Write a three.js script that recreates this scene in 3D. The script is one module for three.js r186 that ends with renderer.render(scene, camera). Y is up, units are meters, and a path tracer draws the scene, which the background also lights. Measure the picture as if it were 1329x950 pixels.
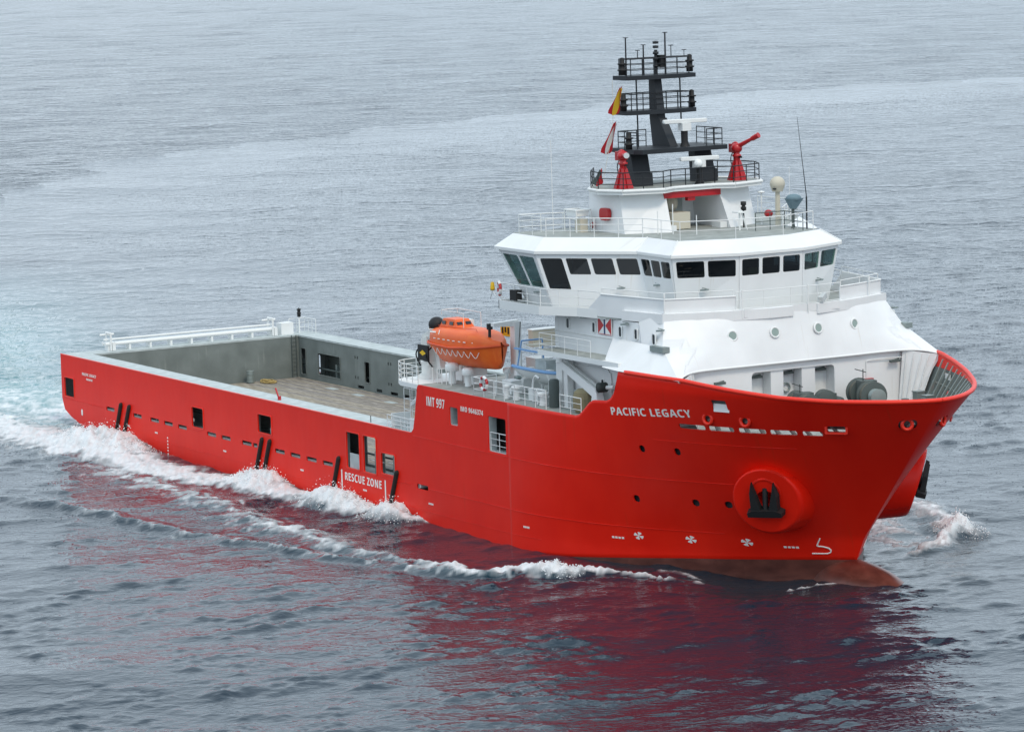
import * as THREE from 'three';
import { mergeGeometries } from 'three/addons/utils/BufferGeometryUtils.js';
import { FontLoader } from 'three/addons/loaders/FontLoader.js';
import { TextGeometry } from 'three/addons/geometries/TextGeometry.js';
import { Brush, Evaluator, SUBTRACTION } from 'three-bvh-csg';

// ------------------------------------------------------------------ camera, sky, sun, exposure
const scene = new THREE.Scene();
const camera = new THREE.PerspectiveCamera(11.303, 1024 / 731, 1, 9000);
camera.rotation.order = 'YXZ';
camera.position.set(243.3401, 37.24719, 116.33403);
camera.rotation.set(-0.12656, 1.03642, -0.02726);

const renderer = new THREE.WebGLRenderer({ antialias: true });
renderer.setSize(1024, 731);
renderer.toneMapping = THREE.LinearToneMapping;
renderer.toneMappingExposure = 0.93;
renderer.shadowMap.enabled = true;

// small seeded noise kit
function rng(seed) { let s = seed >>> 0; return () => { s = (s + 0x6D2B79F5) >>> 0; let t = s; t = Math.imul(t ^ (t >>> 15), t | 1); t ^= t + Math.imul(t ^ (t >>> 7), t | 61); return ((t ^ (t >>> 14)) >>> 0) / 4294967296; }; }
const PERM = new Uint8Array(512), GX = new Float32Array(256), GY = new Float32Array(256);
{ const r = rng(77); const p = [...Array(256).keys()]; for (let i = 255; i > 0; i--) { const j = Math.floor(r() * (i + 1)); [p[i], p[j]] = [p[j], p[i]]; } for (let i = 0; i < 512; i++) PERM[i] = p[i & 255]; for (let i = 0; i < 256; i++) { const a = r() * 6.2832; GX[i] = Math.cos(a); GY[i] = Math.sin(a); } }
const fade = t => t * t * t * (t * (t * 6 - 15) + 10), mix = (a, b, t) => a + (b - a) * t, clamp = (v, a = 0, b = 1) => v < a ? a : v > b ? b : v;
const smooth = (a, b, v) => { const t = clamp((v - a) / (b - a)); return t * t * (3 - 2 * t); };
function noise(x, y, per = 0) {
  let xi = Math.floor(x), yi = Math.floor(y); const xf = x - xi, yf = y - yi; let x1 = xi + 1, y1 = yi + 1;
  if (per) { xi = ((xi % per) + per) % per; yi = ((yi % per) + per) % per; x1 = (xi + 1) % per; y1 = (yi + 1) % per; }
  const h = (a, b) => PERM[(PERM[a & 255] + b) & 255];
  const d = (g, dx, dy) => GX[g] * dx + GY[g] * dy, u = fade(xf), v = fade(yf);
  return 1.5 * mix(mix(d(h(xi, yi), xf, yf), d(h(x1, yi), xf - 1, yf), u), mix(d(h(xi, y1), xf, yf - 1), d(h(x1, y1), xf - 1, yf - 1), u), v);
}
function fbm(x, y, o = 4, per = 0) { let s = 0, a = 0.5, f = 1; for (let i = 0; i < o; i++) { s += a * noise(x * f + i * 17.3 * (per ? 0 : 1), y * f + i * 5.7 * (per ? 0 : 1), per ? per * f : 0); a *= 0.5; f *= 2; } return s; }

// overcast sky: bright cloud sheet, a little darker and bluer to the horizon
{
  const w = 1024, h = 512, data = new Float32Array(w * h * 4);
  for (let j = 0; j < h; j++) {
    const el = ((j + 0.5) / h - 0.5) * Math.PI, se = Math.sin(Math.max(el, 0));
    for (let i = 0; i < w; i++) {
      const az = (i / w) * 2 * Math.PI, k = 1 / (0.18 + Math.max(se, 0));
      const cx = Math.cos(az) * Math.cos(el) * k, cy = Math.sin(az) * Math.cos(el) * k;
      const c = fbm(cx * 0.9 + 3, cy * 0.9 + 9, 5);
      const L = mix(1.16, 1.24, smooth(0, 0.4, se)) * (1 + 0.2 * c);
      const o = (j * w + i) * 4, t = clamp(0.5 - c * 0.8);
      data[o] = L * mix(0.86, 0.75, t); data[o + 1] = L * mix(0.965, 0.92, t); data[o + 2] = L * mix(1.06, 1.08, t); data[o + 3] = 1;
    }
  }
  const sky = new THREE.DataTexture(data, w, h, THREE.RGBAFormat, THREE.FloatType);
  sky.mapping = THREE.EquirectangularReflectionMapping; sky.magFilter = THREE.LinearFilter; sky.needsUpdate = true;
  scene.background = sky; scene.environment = sky;
}
const sun = new THREE.DirectionalLight(0xffeed8, 1.35);
sun.position.set(230, 200, 15); sun.target.position.set(60, 0, 0); sun.castShadow = true; sun.shadow.radius = 26;
sun.shadow.mapSize.set(2048, 2048);
Object.assign(sun.shadow.camera, { left: -90, right: 90, top: 90, bottom: -90, near: 1, far: 700 });
scene.add(sun, sun.target);

// ------------------------------------------------------------------ textures and materials
function tex(size, fn, srgb = true, metres = 4, metresV = metres) {
  const d = new Uint8Array(size * size * 4);
  for (let j = 0; j < size; j++) for (let i = 0; i < size; i++) { const c = fn(i / size, j / size), o = (j * size + i) * 4; d[o] = clamp(c[0]) * 255; d[o + 1] = clamp(c[1]) * 255; d[o + 2] = clamp(c[2]) * 255; d[o + 3] = 255; }
  const t = new THREE.DataTexture(d, size, size); t.wrapS = t.wrapT = THREE.RepeatWrapping; t.magFilter = THREE.LinearFilter; t.minFilter = THREE.LinearMipmapLinearFilter; t.generateMipmaps = true;
  if (srgb) t.colorSpace = THREE.SRGBColorSpace; t.repeat.set(1 / metres, 1 / metresV); t.needsUpdate = true; return t;
}
const grey = v => [v, v, v];
// plate waviness between welded frames, and grain
const plateBump = tex(512, (u, v) => grey(0.5 + 0.35 * fbm(u * 4, v * 4, 3, 4) + 0.12 * Math.cos(u * Math.PI * 16) * noise(u * 8 + 0.3, v * 8, 8)), false, 9);
const grainBump = tex(256, (u, v) => grey(0.5 + 0.4 * fbm(u * 16, v * 16, 3, 16)), false, 1.2);
function streaks(u, v, k) { const s = fbm(u * 48, v * 3, 3, 0); return smooth(0.18, 0.55, s) * smooth(-0.1, 0.4, fbm(u * 3, v * 3, 2, 3)) * k; }
const redMap = tex(1024, (u, v) => { const b = fbm(u * 6, v * 6, 4, 6) * 0.07, s = streaks(u, v, 0.16); return [0.925 + b * 0.4 - s * 0.25, 0.128 + b * 0.35 + s * 0.2, 0.045 + b * 0.25 + s * 0.16]; }, true, 16);
const whiteMap = tex(1024, (u, v) => { const b = fbm(u * 5, v * 5, 4, 5) * 0.04, s = streaks(u, v, 0.1); return [0.905 + b - s * 0.5, 0.912 + b - s * 0.62, 0.915 + b - s * 0.85]; }, true, 11);
const greyMap = tex(512, (u, v) => { const b = fbm(u * 6, v * 6, 4, 6) * 0.07, s = streaks(u, v, 0.1); return [0.455 + b + s, 0.485 + b + s * 0.9, 0.475 + b + s * 0.8]; }, true, 8);
const capMap = tex(512, (u, v) => { const b = fbm(u * 7, v * 7, 5, 7) * 0.1; return [0.70 + b, 0.735 + b, 0.735 + b]; }, true, 5);
const deckGreyMap = tex(512, (u, v) => { const b = fbm(u * 7, v * 7, 5, 7) * 0.12; return [0.60 + b, 0.62 + b, 0.605 + b]; }, true, 5);
const woodMaps = [0, 1, 2].map(k => tex(256, (u, v) => { const g = fbm(u * 4 + k * 3, v * 60 + k * 9, 4) * 0.16 + fbm(u * 5 + k, v * 5, 3) * 0.2; return [0.60 + g - k * 0.035, 0.565 + g - k * 0.03, 0.505 + g - k * 0.012]; }, true, 6, 1));
const bootMap = tex(512, (u, v) => { const b = fbm(u * 5, v * 8, 5, 0) * 0.14; return [0.385 + b, 0.215 + b * 0.7, 0.18 + b * 0.6]; }, true, 6);
const P = (o) => new THREE.MeshPhysicalMaterial(o);
const M = {
  red: P({ map: redMap, roughness: 0.4, specularIntensity: 0.55, bumpMap: plateBump, bumpScale: 0.03 }),
  redTrim: P({ color: '#ea2c12', roughness: 0.4 }),
  boot: P({ map: bootMap, roughness: 0.3, bumpMap: plateBump, bumpScale: 0.02 }),
  white: P({ map: whiteMap, roughness: 0.42, bumpMap: plateBump, bumpScale: 0.02 }),
  whiteTrim: P({ color: '#e9ebea', roughness: 0.45 }),
  grey: P({ map: greyMap, roughness: 0.6, bumpMap: plateBump, bumpScale: 0.025 }),
  cap: P({ map: capMap, roughness: 0.62 }),
  deckGrey: P({ map: deckGreyMap, roughness: 0.75 }),
  wood: woodMaps.map(m => P({ map: m, roughness: 0.85, bumpMap: grainBump, bumpScale: 0.006 })),
  black: P({ color: '#141517', roughness: 0.6 }),
  mastBlack: P({ color: '#20252b', roughness: 0.55, bumpMap: plateBump, bumpScale: 0.02 }),
  rubber: P({ color: '#1c1917', roughness: 0.8 }),
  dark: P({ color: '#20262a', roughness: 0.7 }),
  fire: P({ color: '#b5131c', roughness: 0.4, clearcoat: 0.3 }),
  orange: P({ map: tex(512, (u, v) => { const b = fbm(u * 5, v * 5, 4, 5) * 0.08, s = streaks(u, v, 0.1); return [0.93 + b * 0.4 - s * 0.5, 0.40 + b - s * 0.3, 0.12 + b * 0.5]; }, true, 4), roughness: 0.42 }),
  orangeDark: P({ color: '#d24a14', roughness: 0.5 }),
  winch: P({ color: '#525c5a', roughness: 0.55, bumpMap: grainBump, bumpScale: 0.01 }),
  winchDark: P({ color: '#343a38', roughness: 0.7 }),
  rope: P({ color: '#6d6b60', roughness: 0.95, bumpMap: grainBump, bumpScale: 0.02 }),
  canvas: P({ color: '#8e8568', roughness: 0.95, bumpMap: grainBump, bumpScale: 0.02 }),
  beige: P({ color: '#c9c3b2', roughness: 0.7 }),
  blue: P({ color: '#7ea9d8', roughness: 0.6 }),
  blueDark: P({ color: '#1f3a6b', roughness: 0.6 }),
  yellow: P({ color: '#e2b81c', roughness: 0.5 }),
  bronze: P({ color: '#8f9a98', roughness: 0.45, metalness: 0.4 }),
  glass: P({ color: '#76848a', transmission: 1, thickness: 0, roughness: 0.02, ior: 1.5 }),
  greenGlass: P({ color: '#a9cdc3', transmission: 1, thickness: 0, roughness: 0.02, ior: 1.5 }),
  seatLeather: P({ color: '#b9b08f', roughness: 0.7 }),
  covered: P({ color: '#6f8690', roughness: 0.9 }),
  lamp: P({ color: '#cfd3d2', roughness: 0.25, metalness: 0.3 }),
};

// ------------------------------------------------------------------ geometry kit
const V = (x, y, z) => new THREE.Vector3(x, y, z);
function metreUV(g) {
  const p = g.attributes.position, n = g.attributes.normal, uv = new Float32Array(p.count * 2);
  for (let i = 0; i < p.count; i++) { const ax = Math.abs(n.getX(i)), ay = Math.abs(n.getY(i)), az = Math.abs(n.getZ(i)); if (ay > ax && ay > az) { uv[2 * i] = p.getX(i); uv[2 * i + 1] = p.getZ(i); } else if (az >= ax) { uv[2 * i] = p.getX(i); uv[2 * i + 1] = p.getY(i); } else { uv[2 * i] = p.getZ(i); uv[2 * i + 1] = p.getY(i); } }
  g.setAttribute('uv', new THREE.BufferAttribute(uv, 2)); return g;
}
function clean(g) { const h = g.index ? g.toNonIndexed() : g; if (!h.attributes.normal) h.computeVertexNormals(); for (const k of Object.keys(h.attributes)) if (!['position', 'normal'].includes(k)) h.deleteAttribute(k); h.morphAttributes = {}; return h; }
function mesh(name, geo, mat, parent, smoothIt) { const m = new THREE.Mesh(geo, mat); m.name = name; m.castShadow = m.receiveShadow = true; (parent || scene).add(m); return m; }
const UP = V(0, 1, 0);
class MB {
  constructor() { this.g = []; }
  add(g, m) { g = clean(g); if (m) g.applyMatrix4(m); this.g.push(g); return this; }
  box(x0, y0, z0, x1, y1, z1) { const g = new THREE.BoxGeometry(Math.abs(x1 - x0), Math.abs(y1 - y0), Math.abs(z1 - z0)); g.translate((x0 + x1) / 2, (y0 + y1) / 2, (z0 + z1) / 2); return this.add(g); }
  obox(c, sx, sy, sz, rx = 0, ry = 0, rz = 0) { const g = new THREE.BoxGeometry(sx, sy, sz); return this.add(g, new THREE.Matrix4().compose(V(...c), new THREE.Quaternion().setFromEuler(new THREE.Euler(rx, ry, rz, 'YXZ')), V(1, 1, 1))); }
  bar(a, b, r, n = 6, r2 = r) { a = V(...a); b = V(...b); const l = a.distanceTo(b); if (l < 1e-4) return this; const g = new THREE.CylinderGeometry(r2, r, l, n); const q = new THREE.Quaternion().setFromUnitVectors(UP, b.clone().sub(a).normalize()); return this.add(g, new THREE.Matrix4().compose(a.add(b).multiplyScalar(0.5), q, V(1, 1, 1))); }
  tube(pts, r, n = 6, seg = pts.length * 4) { return this.add(new THREE.TubeGeometry(new THREE.CatmullRomCurve3(pts.map(p => V(...p))), seg, r, n)); }
  poly(pts, r, n = 6) { for (let i = 0; i + 1 < pts.length; i++) this.bar(pts[i], pts[i + 1], r, n); return this; }
  ball(c, r, w = 14, h = 10, sy = 1) { const g = new THREE.SphereGeometry(r, w, h); g.scale(1, sy, 1); g.translate(...c); return this.add(g); }
  lathe(prof, c, n = 18, dir) { const g = new THREE.LatheGeometry(prof.map(([r, y]) => new THREE.Vector2(r, y)), n); const q = new THREE.Quaternion(); if (dir) q.setFromUnitVectors(UP, V(...dir).normalize()); return this.add(g, new THREE.Matrix4().compose(V(...c), q, V(1, 1, 1))); }
  torus(c, R, r, dir = [0, 0, 1], n = 20) { const g = new THREE.TorusGeometry(R, r, 8, n); const q = new THREE.Quaternion().setFromUnitVectors(V(0, 0, 1), V(...dir).normalize()); return this.add(g, new THREE.Matrix4().compose(V(...c), q, V(1, 1, 1))); }
  // loft between two rings of the same count, optional caps
  loft(a, b, capA = true, capB = true) {
    const pos = [], n = a.length, t = (p, q, r) => pos.push(...p, ...q, ...r);
    for (let i = 0; i < n; i++) { const j = (i + 1) % n; t(a[i], a[j], b[j]); t(a[i], b[j], b[i]); }
    const cap = (ring, flip) => { const c = cap2(ring); for (const [i, j, k] of c) flip ? t(ring[i], ring[k], ring[j]) : t(ring[i], ring[j], ring[k]); };
    if (capA) cap(a, true); if (capB) cap(b, false);
    const g = new THREE.BufferGeometry(); g.setAttribute('position', new THREE.Float32BufferAttribute(pos, 3)); g.computeVertexNormals(); this.g.push(g); return this;
  }
  prism(plan, y0, y1, plan2 = plan) { return this.loft(plan.map(([x, z]) => [x, y0, z]), plan2.map(([x, z]) => [x, y1, z])); }
  quad(a, b, c, d) { const g = new THREE.BufferGeometry(); g.setAttribute('position', new THREE.Float32BufferAttribute([...a, ...b, ...c, ...a, ...c, ...d], 3)); g.computeVertexNormals(); this.g.push(g); return this; }
  // smooth grid of rows of points
  grid(rows, close = false) {
    const nr = rows.length, nc = rows[0].length, pos = [], idx = [];
    for (const r of rows) for (const p of r) pos.push(...p);
    for (let i = 0; i + 1 < nr; i++) for (let j = 0; j + (close ? 0 : 1) < nc; j++) { const k = (j + 1) % nc, a = i * nc + j, b = i * nc + k, c = (i + 1) * nc + k, d = (i + 1) * nc + j; idx.push(a, b, c, a, c, d); }
    const g = new THREE.BufferGeometry(); g.setAttribute('position', new THREE.Float32BufferAttribute(pos, 3)); g.setIndex(idx); g.computeVertexNormals(); this.g.push(clean(g)); return this;
  }
  extrude(shape, depth, m, bevel = 0) { return this.add(new THREE.ExtrudeGeometry(shape, { depth, bevelEnabled: bevel > 0, bevelSize: bevel, bevelThickness: bevel, bevelSegments: 1, curveSegments: 6 }), m); }
  geo() { return metreUV(this.g.length > 1 ? mergeGeometries(this.g) : this.g[0]); }
  build(name, mat, parent) { return mesh(name, this.geo(), mat, parent); }
}
function cap2(ring) { // triangulate a roughly planar ring
  const c = V(0, 0, 0); const nrm = V(0, 0, 0);
  for (let i = 0; i < ring.length; i++) { const p = ring[i], q = ring[(i + 1) % ring.length]; nrm.x += (p[1] - q[1]) * (p[2] + q[2]); nrm.y += (p[2] - q[2]) * (p[0] + q[0]); nrm.z += (p[0] - q[0]) * (p[1] + q[1]); c.add(V(...p)); }
  nrm.normalize(); const e1 = (Math.abs(nrm.y) < 0.9 ? V(0, 1, 0) : V(1, 0, 0)).cross(nrm).normalize(), e2 = nrm.clone().cross(e1);
  return THREE.ShapeUtils.triangulateShape(ring.map(p => new THREE.Vector2(V(...p).dot(e1), V(...p).dot(e2))), []);
}
function shapeOf(pts) { const s = new THREE.Shape(); pts.forEach(([x, y], i) => i ? s.lineTo(x, y) : s.moveTo(x, y)); s.closePath(); return s; }
function rrect(x0, y0, x1, y1, r, P_ = THREE.Shape) { const s = new P_(); s.moveTo(x0 + r, y0); s.lineTo(x1 - r, y0); s.quadraticCurveTo(x1, y0, x1, y0 + r); s.lineTo(x1, y1 - r); s.quadraticCurveTo(x1, y1, x1 - r, y1); s.lineTo(x0 + r, y1); s.quadraticCurveTo(x0, y1, x0, y1 - r); s.lineTo(x0, y0 + r); s.quadraticCurveTo(x0, y0, x0 + r, y0); return s; }
const T = (x, y, z) => new THREE.Matrix4().makeTranslation(x, y, z);
function group(name, parent) { const g = new THREE.Group(); g.name = name; (parent || scene).add(g); return g; }
function tag(o, label, category, grp, kind) { o.userData.label = label; o.userData.category = category; if (grp) o.userData.group = grp; if (kind) o.userData.kind = kind; return o; }
// guard rail along a path: posts, top rail and lower courses in one piece
function railing(name, path, mat, parent, { h = 1.0, courses = 3, step = 1.4, r = 0.026, closed = false } = {}) {
  const m = new MB(), pts = closed ? [...path, path[0]] : path;
  for (let i = 0; i + 1 < pts.length; i++) {
    const a = V(...pts[i]), b = V(...pts[i + 1]), n = Math.max(1, Math.round(a.distanceTo(b) / step));
    for (let k = i ? 1 : 0; k <= n; k++) { const p = a.clone().lerp(b, k / n); m.bar([p.x, p.y, p.z], [p.x, p.y + h, p.z], r * 1.1, 5); }
    for (let c = 1; c <= courses; c++) { const y = h * c / courses; m.bar([a.x, a.y + y, a.z], [b.x, b.y + y, b.z], c === courses ? r * 1.15 : r * 0.8, 5); }
  }
  return m.build(name, mat, parent);
}

// ------------------------------------------------------------------ sea
// hull form, shared by the shell plating, the lettering and the waterline foam (x forward, y up, z to starboard)
const SY = [-3, 0, 1, 2.3, 6, 9.5, 10.6, 12], SX = [82.3, 82.6, 82.9, 83.6, 86.8, 89.8, 90.7, 91.8];
const lerpTab = (X, Y, v) => { if (v <= X[0]) return Y[0]; for (let i = 1; i < X.length; i++) if (v <= X[i]) return mix(Y[i - 1], Y[i], (v - X[i - 1]) / (X[i] - X[i - 1])); return Y[Y.length - 1]; };
const stemX = y => lerpTab(SY, SX, y);
function hullZ(x, y) { const s = Math.pow(clamp((y - 1) / 9.6), 1.4), x0 = 63 + 4 * s, t = clamp((x - x0) / (stemX(y) - x0)); return 10 * Math.pow(1 - Math.pow(t, 1.9 + 0.4 * s), 1 - 0.4 * s); }
function bands(list) { return list.map(b => ({ ...b, segs: b.pts.slice(0, -1).map((p, i) => [p, b.pts[i + 1]]) })); }
// wash along the ship's side, diverging bow waves, stern wash: [x, z, half width, strength, height]
const WASH = bands([
  { lace: 0.85, pts: [[53, 10.1, 0.3, 0.7, 0.1], [50.5, 10.9, 0.9, 1, 0.35], [46, 11.3, 1.2, 1, 0.3], [42, 11.6, 1.4, 1, 0.35], [36, 11.9, 1.7, 0.95, 0.25], [30, 12.4, 2.0, 0.95, 0.25], [22, 13.2, 2.2, 0.95, 0.3], [12, 13.8, 2.6, 1, 0.35], [4, 14.2, 3.2, 0.95, 0.3], [-10, 13.6, 3.8, 0.8, 0.2], [-40, 11, 5, 0.6, 0.1]] },
  { lace: 1.0, pts: [[79.5, 6.6, 0.2, 0.2, 0.1], [76.5, 9.0, 0.25, 0.5, 0.2], [74, 11.2, 0.6, 1, 0.45], [72, 13.8, 0.9, 1.05, 0.5], [70, 16.8, 0.8, 0.85, 0.4], [66, 17.4, 0.7, 0.5, 0.3], [62, 17.7, 0.7, 0.36, 0.3], [57, 18.0, 1.0, 0.5, 0.28], [49, 17.8, 1.3, 0.56, 0.3], [41, 17.2, 1.5, 0.44, 0.28], [32, 16.6, 1.6, 0.46, 0.22], [20, 16.2, 1.8, 0.46, 0.2]] },
  { lace: 1.2, pts: [[69, 17.4, 0.4, 0.45, 0.1], [60, 20.2, 0.5, 0.3, 0.28], [48, 22.2, 0.6, 0.22, 0.3], [38, 24.2, 0.6, 0.16, 0.32], [28, 26.6, 0.7, 0.1, 0.34]] },
  { lace: 0.6, pts: [[82.6, 4.6, 0.16, 0.8, 0.08], [82.9, 2.4, 0.14, 0.9, 0.08], [83.6, 0.4, 0.1, 0.6, 0.04]] },
  { lace: 0.9, pts: [[77.5, 6.6, 0.2, 0.5, 0.05], [75.5, 7.6, 0.25, 0.55, 0.05]] },
  { lace: 0.7, pts: [[79.5, -6.2, 0.3, 0.3, 0.2], [77.6, -9.6, 0.7, 0.8, 0.5], [75.6, -12.2, 0.9, 1.1, 0.75], [73, -14.0, 0.9, 0.8, 0.5], [68, -15.8, 1.2, 0.6, 0.3], [58, -17, 2, 0.5, 0.2]] },
  { lace: 1.0, pts: [[77, -7.6, 1.0, 0.42, 0.1], [72, -9.8, 2.2, 0.62, 0.1], [66, -11.5, 2.6, 0.7, 0.1], [54, -12, 3, 0.6, 0.1]] },
  { lace: 0.8, teal: 1, pts: [[4, 6, 6, 0.5, 0], [-4, 7, 7, 0.68, 0.15], [-16, 6, 8, 0.52, 0.2], [-30, 3, 9, 0.34, 0.2], [-50, -3, 10, 0.45, 0.1], [-80, -16, 11, 0.2, 0.05], [-120, -34, 12, 0.0, 0]] },
]);
const SPLASH = [[50.2, 10.7, 1.7, 0.75], [46.2, 10.8, 1.1, 0.3], [43.2, 10.9, 2.1, 1.0], [33.6, 10.8, 1.8, 0.95], [31.6, 11.2, 1.2, 0.4], [11.5, 11.2, 3.0, 1.0], [8, 12, 2.2, 0.7], [15, 11.6, 1.6, 0.5], [75.3, -13.0, 1.2, 0.6], [72.6, 12.6, 1.1, 0.2]];
// far edge of the smooth track that the ship left while turning
const TRACK = [[-60, -10], [-150, -42], [-195, -68], [-223, -87], [-255, -115], [-269, -143], [-287, -175], [-304, -224], [-315, -264], [-319, -291], [-314, -329], [-300, -400], [-270, -480]];
function segDist(px, pz, a, b) { const dx = b[0] - a[0], dz = b[1] - a[1], t = clamp(((px - a[0]) * dx + (pz - a[1]) * dz) / (dx * dx + dz * dz)); const ex = px - a[0] - dx * t, ez = pz - a[1] - dz * t; return [Math.sqrt(ex * ex + ez * ez), t, dx * (pz - a[1]) - dz * (px - a[0])]; }
function trackSide(x, z) { let best = 1e9, side = 0; for (let i = 0; i + 1 < TRACK.length; i++) { const [d, , s] = segDist(x, z, TRACK[i], TRACK[i + 1]); if (d < best) { best = d; side = s; } } return side > 0 ? best : -best; }
function signOf(pos, tri) { const [a, b, c] = [tri[0] * 3, tri[1] * 3, tri[2] * 3]; return (pos[b + 2] - pos[a + 2]) * (pos[c] - pos[a]) - (pos[b] - pos[a]) * (pos[c + 2] - pos[a + 2]); }
// sharp crested ripple pattern that tiles
function noise2(x, y, px, py) { let xi = Math.floor(x), yi = Math.floor(y); const xf = x - xi, yf = y - yi; const x0 = ((xi % px) + px) % px, x1 = (x0 + 1) % px, y0 = ((yi % py) + py) % py, y1 = (y0 + 1) % py, h = (a, b) => PERM[(PERM[a & 255] + b + px) & 255], d = (g, dx, dy) => GX[g] * dx + GY[g] * dy, u = fade(xf), v = fade(yf); return 1.5 * mix(mix(d(h(x0, y0), xf, yf), d(h(x1, y0), xf - 1, yf), u), mix(d(h(x0, y1), xf, yf - 1), d(h(x1, y1), xf - 1, yf - 1), u), v); }
const ridge = (x, y, px, py) => { const n = noise2(x, y, px, py); return Math.pow(1 - Math.min(1, Math.abs(n) * 1.3), 1.6); };
const WAVES = [];
{
  const r = rng(4242), main = Math.atan2(0.42, 0.9);
  for (let i = 0; i < 110; i++) {
    const lam = 0.4 * Math.pow(140, Math.pow((i + r()) / 110, 1.35)), g = (r() + r() + r() - 1.5) * 1.15;
    const slope = lam < 1.2 ? 0.023 : lam < 2.6 ? 0.023 : lam < 6 ? 0.011 : lam < 18 ? 0.004 : 0.0055, th = main + g * (lam < 4 ? 1.2 : lam < 18 ? 0.8 : 1.3), k = 2 * Math.PI / lam;
    WAVES.push({ lam, a: slope / k, kx: k * Math.cos(th), kz: k * Math.sin(th), ph: r() * 6.2832 });
  }
}
function waterAt(x, z, cell) {
  const gust = Math.max(0.25, 0.8 + 0.7 * fbm(x / 40, z / 40, 3) + 1.3 * noise(x / 6.5, z / 6.5) + 1.3 * noise(x / 2.3 + 3, z / 2.3));
  let calm = 1, d = 0; const far = x < -20;
  if (far) { d = trackSide(x, z) + 5 * noise(x / 14, z / 14); calm = d < 0 ? 1 + 0.55 * Math.exp(d / 14) : mix(0.34, 1, smooth(10, 75, d + 14 * noise(x / 40 + 5, z / 40))); }
  const amp = gust * calm; let h = 0, hs = 0;
  for (const w of WAVES) { const f = smooth(1.4, 2.6, w.lam / cell); if (f <= 0) continue; const s = Math.sin(w.kx * x + w.kz * z + w.ph); const v = (s + 0.4 * s * s) * w.a * f; if (w.lam < 5) hs += v; else h += v; }
  h = h * (0.6 + 0.4 * calm) + hs * amp;
  // wash
  let foam = 0, teal = 0, lift = 0;
  if (x > -125 && x < 92 && z > -48 && z < 36) {
    const wx = x + 0.7 * noise(x / 1.9, z / 1.9 + 40), wz = z + 0.7 * noise(x / 1.9 + 9, z / 1.9);
    for (const b of WASH) for (const [p, q] of b.segs) {
      if (wx < Math.min(p[0], q[0]) - 14 || wx > Math.max(p[0], q[0]) + 14) continue;
      const [dd, t] = segDist(wx, wz, p, q), hw = mix(p[2], q[2], t), u = dd / hw; if (u > 2.2) continue;
      const st = mix(p[3], q[3], t), prof = Math.exp(-u * u * 1.1);
      const cellular = 1 - Math.abs(fbm(wx / 1.7 + 11, wz / 1.4, 3)) * 3.2, lace = 0.32 + 0.7 * fbm(wx / 1.1 + 3, wz / 0.9, 4) + 0.25 * fbm(wx / 5, wz / 4, 2) + 0.3 * cellular;
      const f = st * prof * 1.3 - b.lace * (0.74 - lace) * 1.2; foam = Math.max(foam, clamp(f * 1.5)); lift = Math.max(lift, mix(p[4], q[4], t) * Math.exp(-u * u * 0.8));
      if (b.teal) teal = Math.max(teal, clamp(st * 2.2) * Math.exp(-u * u)); else teal = Math.max(teal, 0.16 * st * prof);
    }
    lift -= 0.5 * Math.exp(-(((x - 80.6) / 3.4) ** 2) - (((z - 4.6) / 3.2) ** 2));
    for (const [sx, sz, sr, sh] of SPLASH) { const u = Math.hypot((x - sx) * 0.8, z - sz) / sr; if (u < 1.8) { const e = Math.exp(-u * u * 1.6) * (0.8 + 0.7 * fbm(x * 1.1, z * 1.1, 3)); lift += sh * e; foam = Math.max(foam, clamp(e * 2.2 - 0.25 + 0.5 * fbm(x * 2, z * 2, 3))); } }
    h += lift + foam * (0.16 * fbm(x * 1.7, z * 1.7, 4) + 0.07 * noise(x * 5, z * 5)) + Math.min(lift, 0.6) * foam * 0.3 * noise(x * 2.6 + 8, z * 2.6) + (lift > 0.03 ? 0.1 * lift * noise(x * 1.3, z * 1.3) : 0);
  }
  if (far && d < 4 && d > -10) foam = Math.max(foam, clamp((fbm(x / 3, z / 3, 3) - 0.42) * 3) * Math.exp(-d * d / 30) * smooth(0.1, 0.4, fbm(x / 30 + 7, z / 30, 2)));
  // ship's own displacement: the sheet dips under the hull
  if (x > 3 && x < 82 && Math.abs(z) < hullZ(x, 0.3) - 0.5) h = Math.min(h, 0) - 0.6;
  return [h, foam, teal, !far ? 0 : d > 0 ? 1 - smooth(4, 70, d + 16 * noise(x / 40 + 5, z / 40)) : -1];
}
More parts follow.
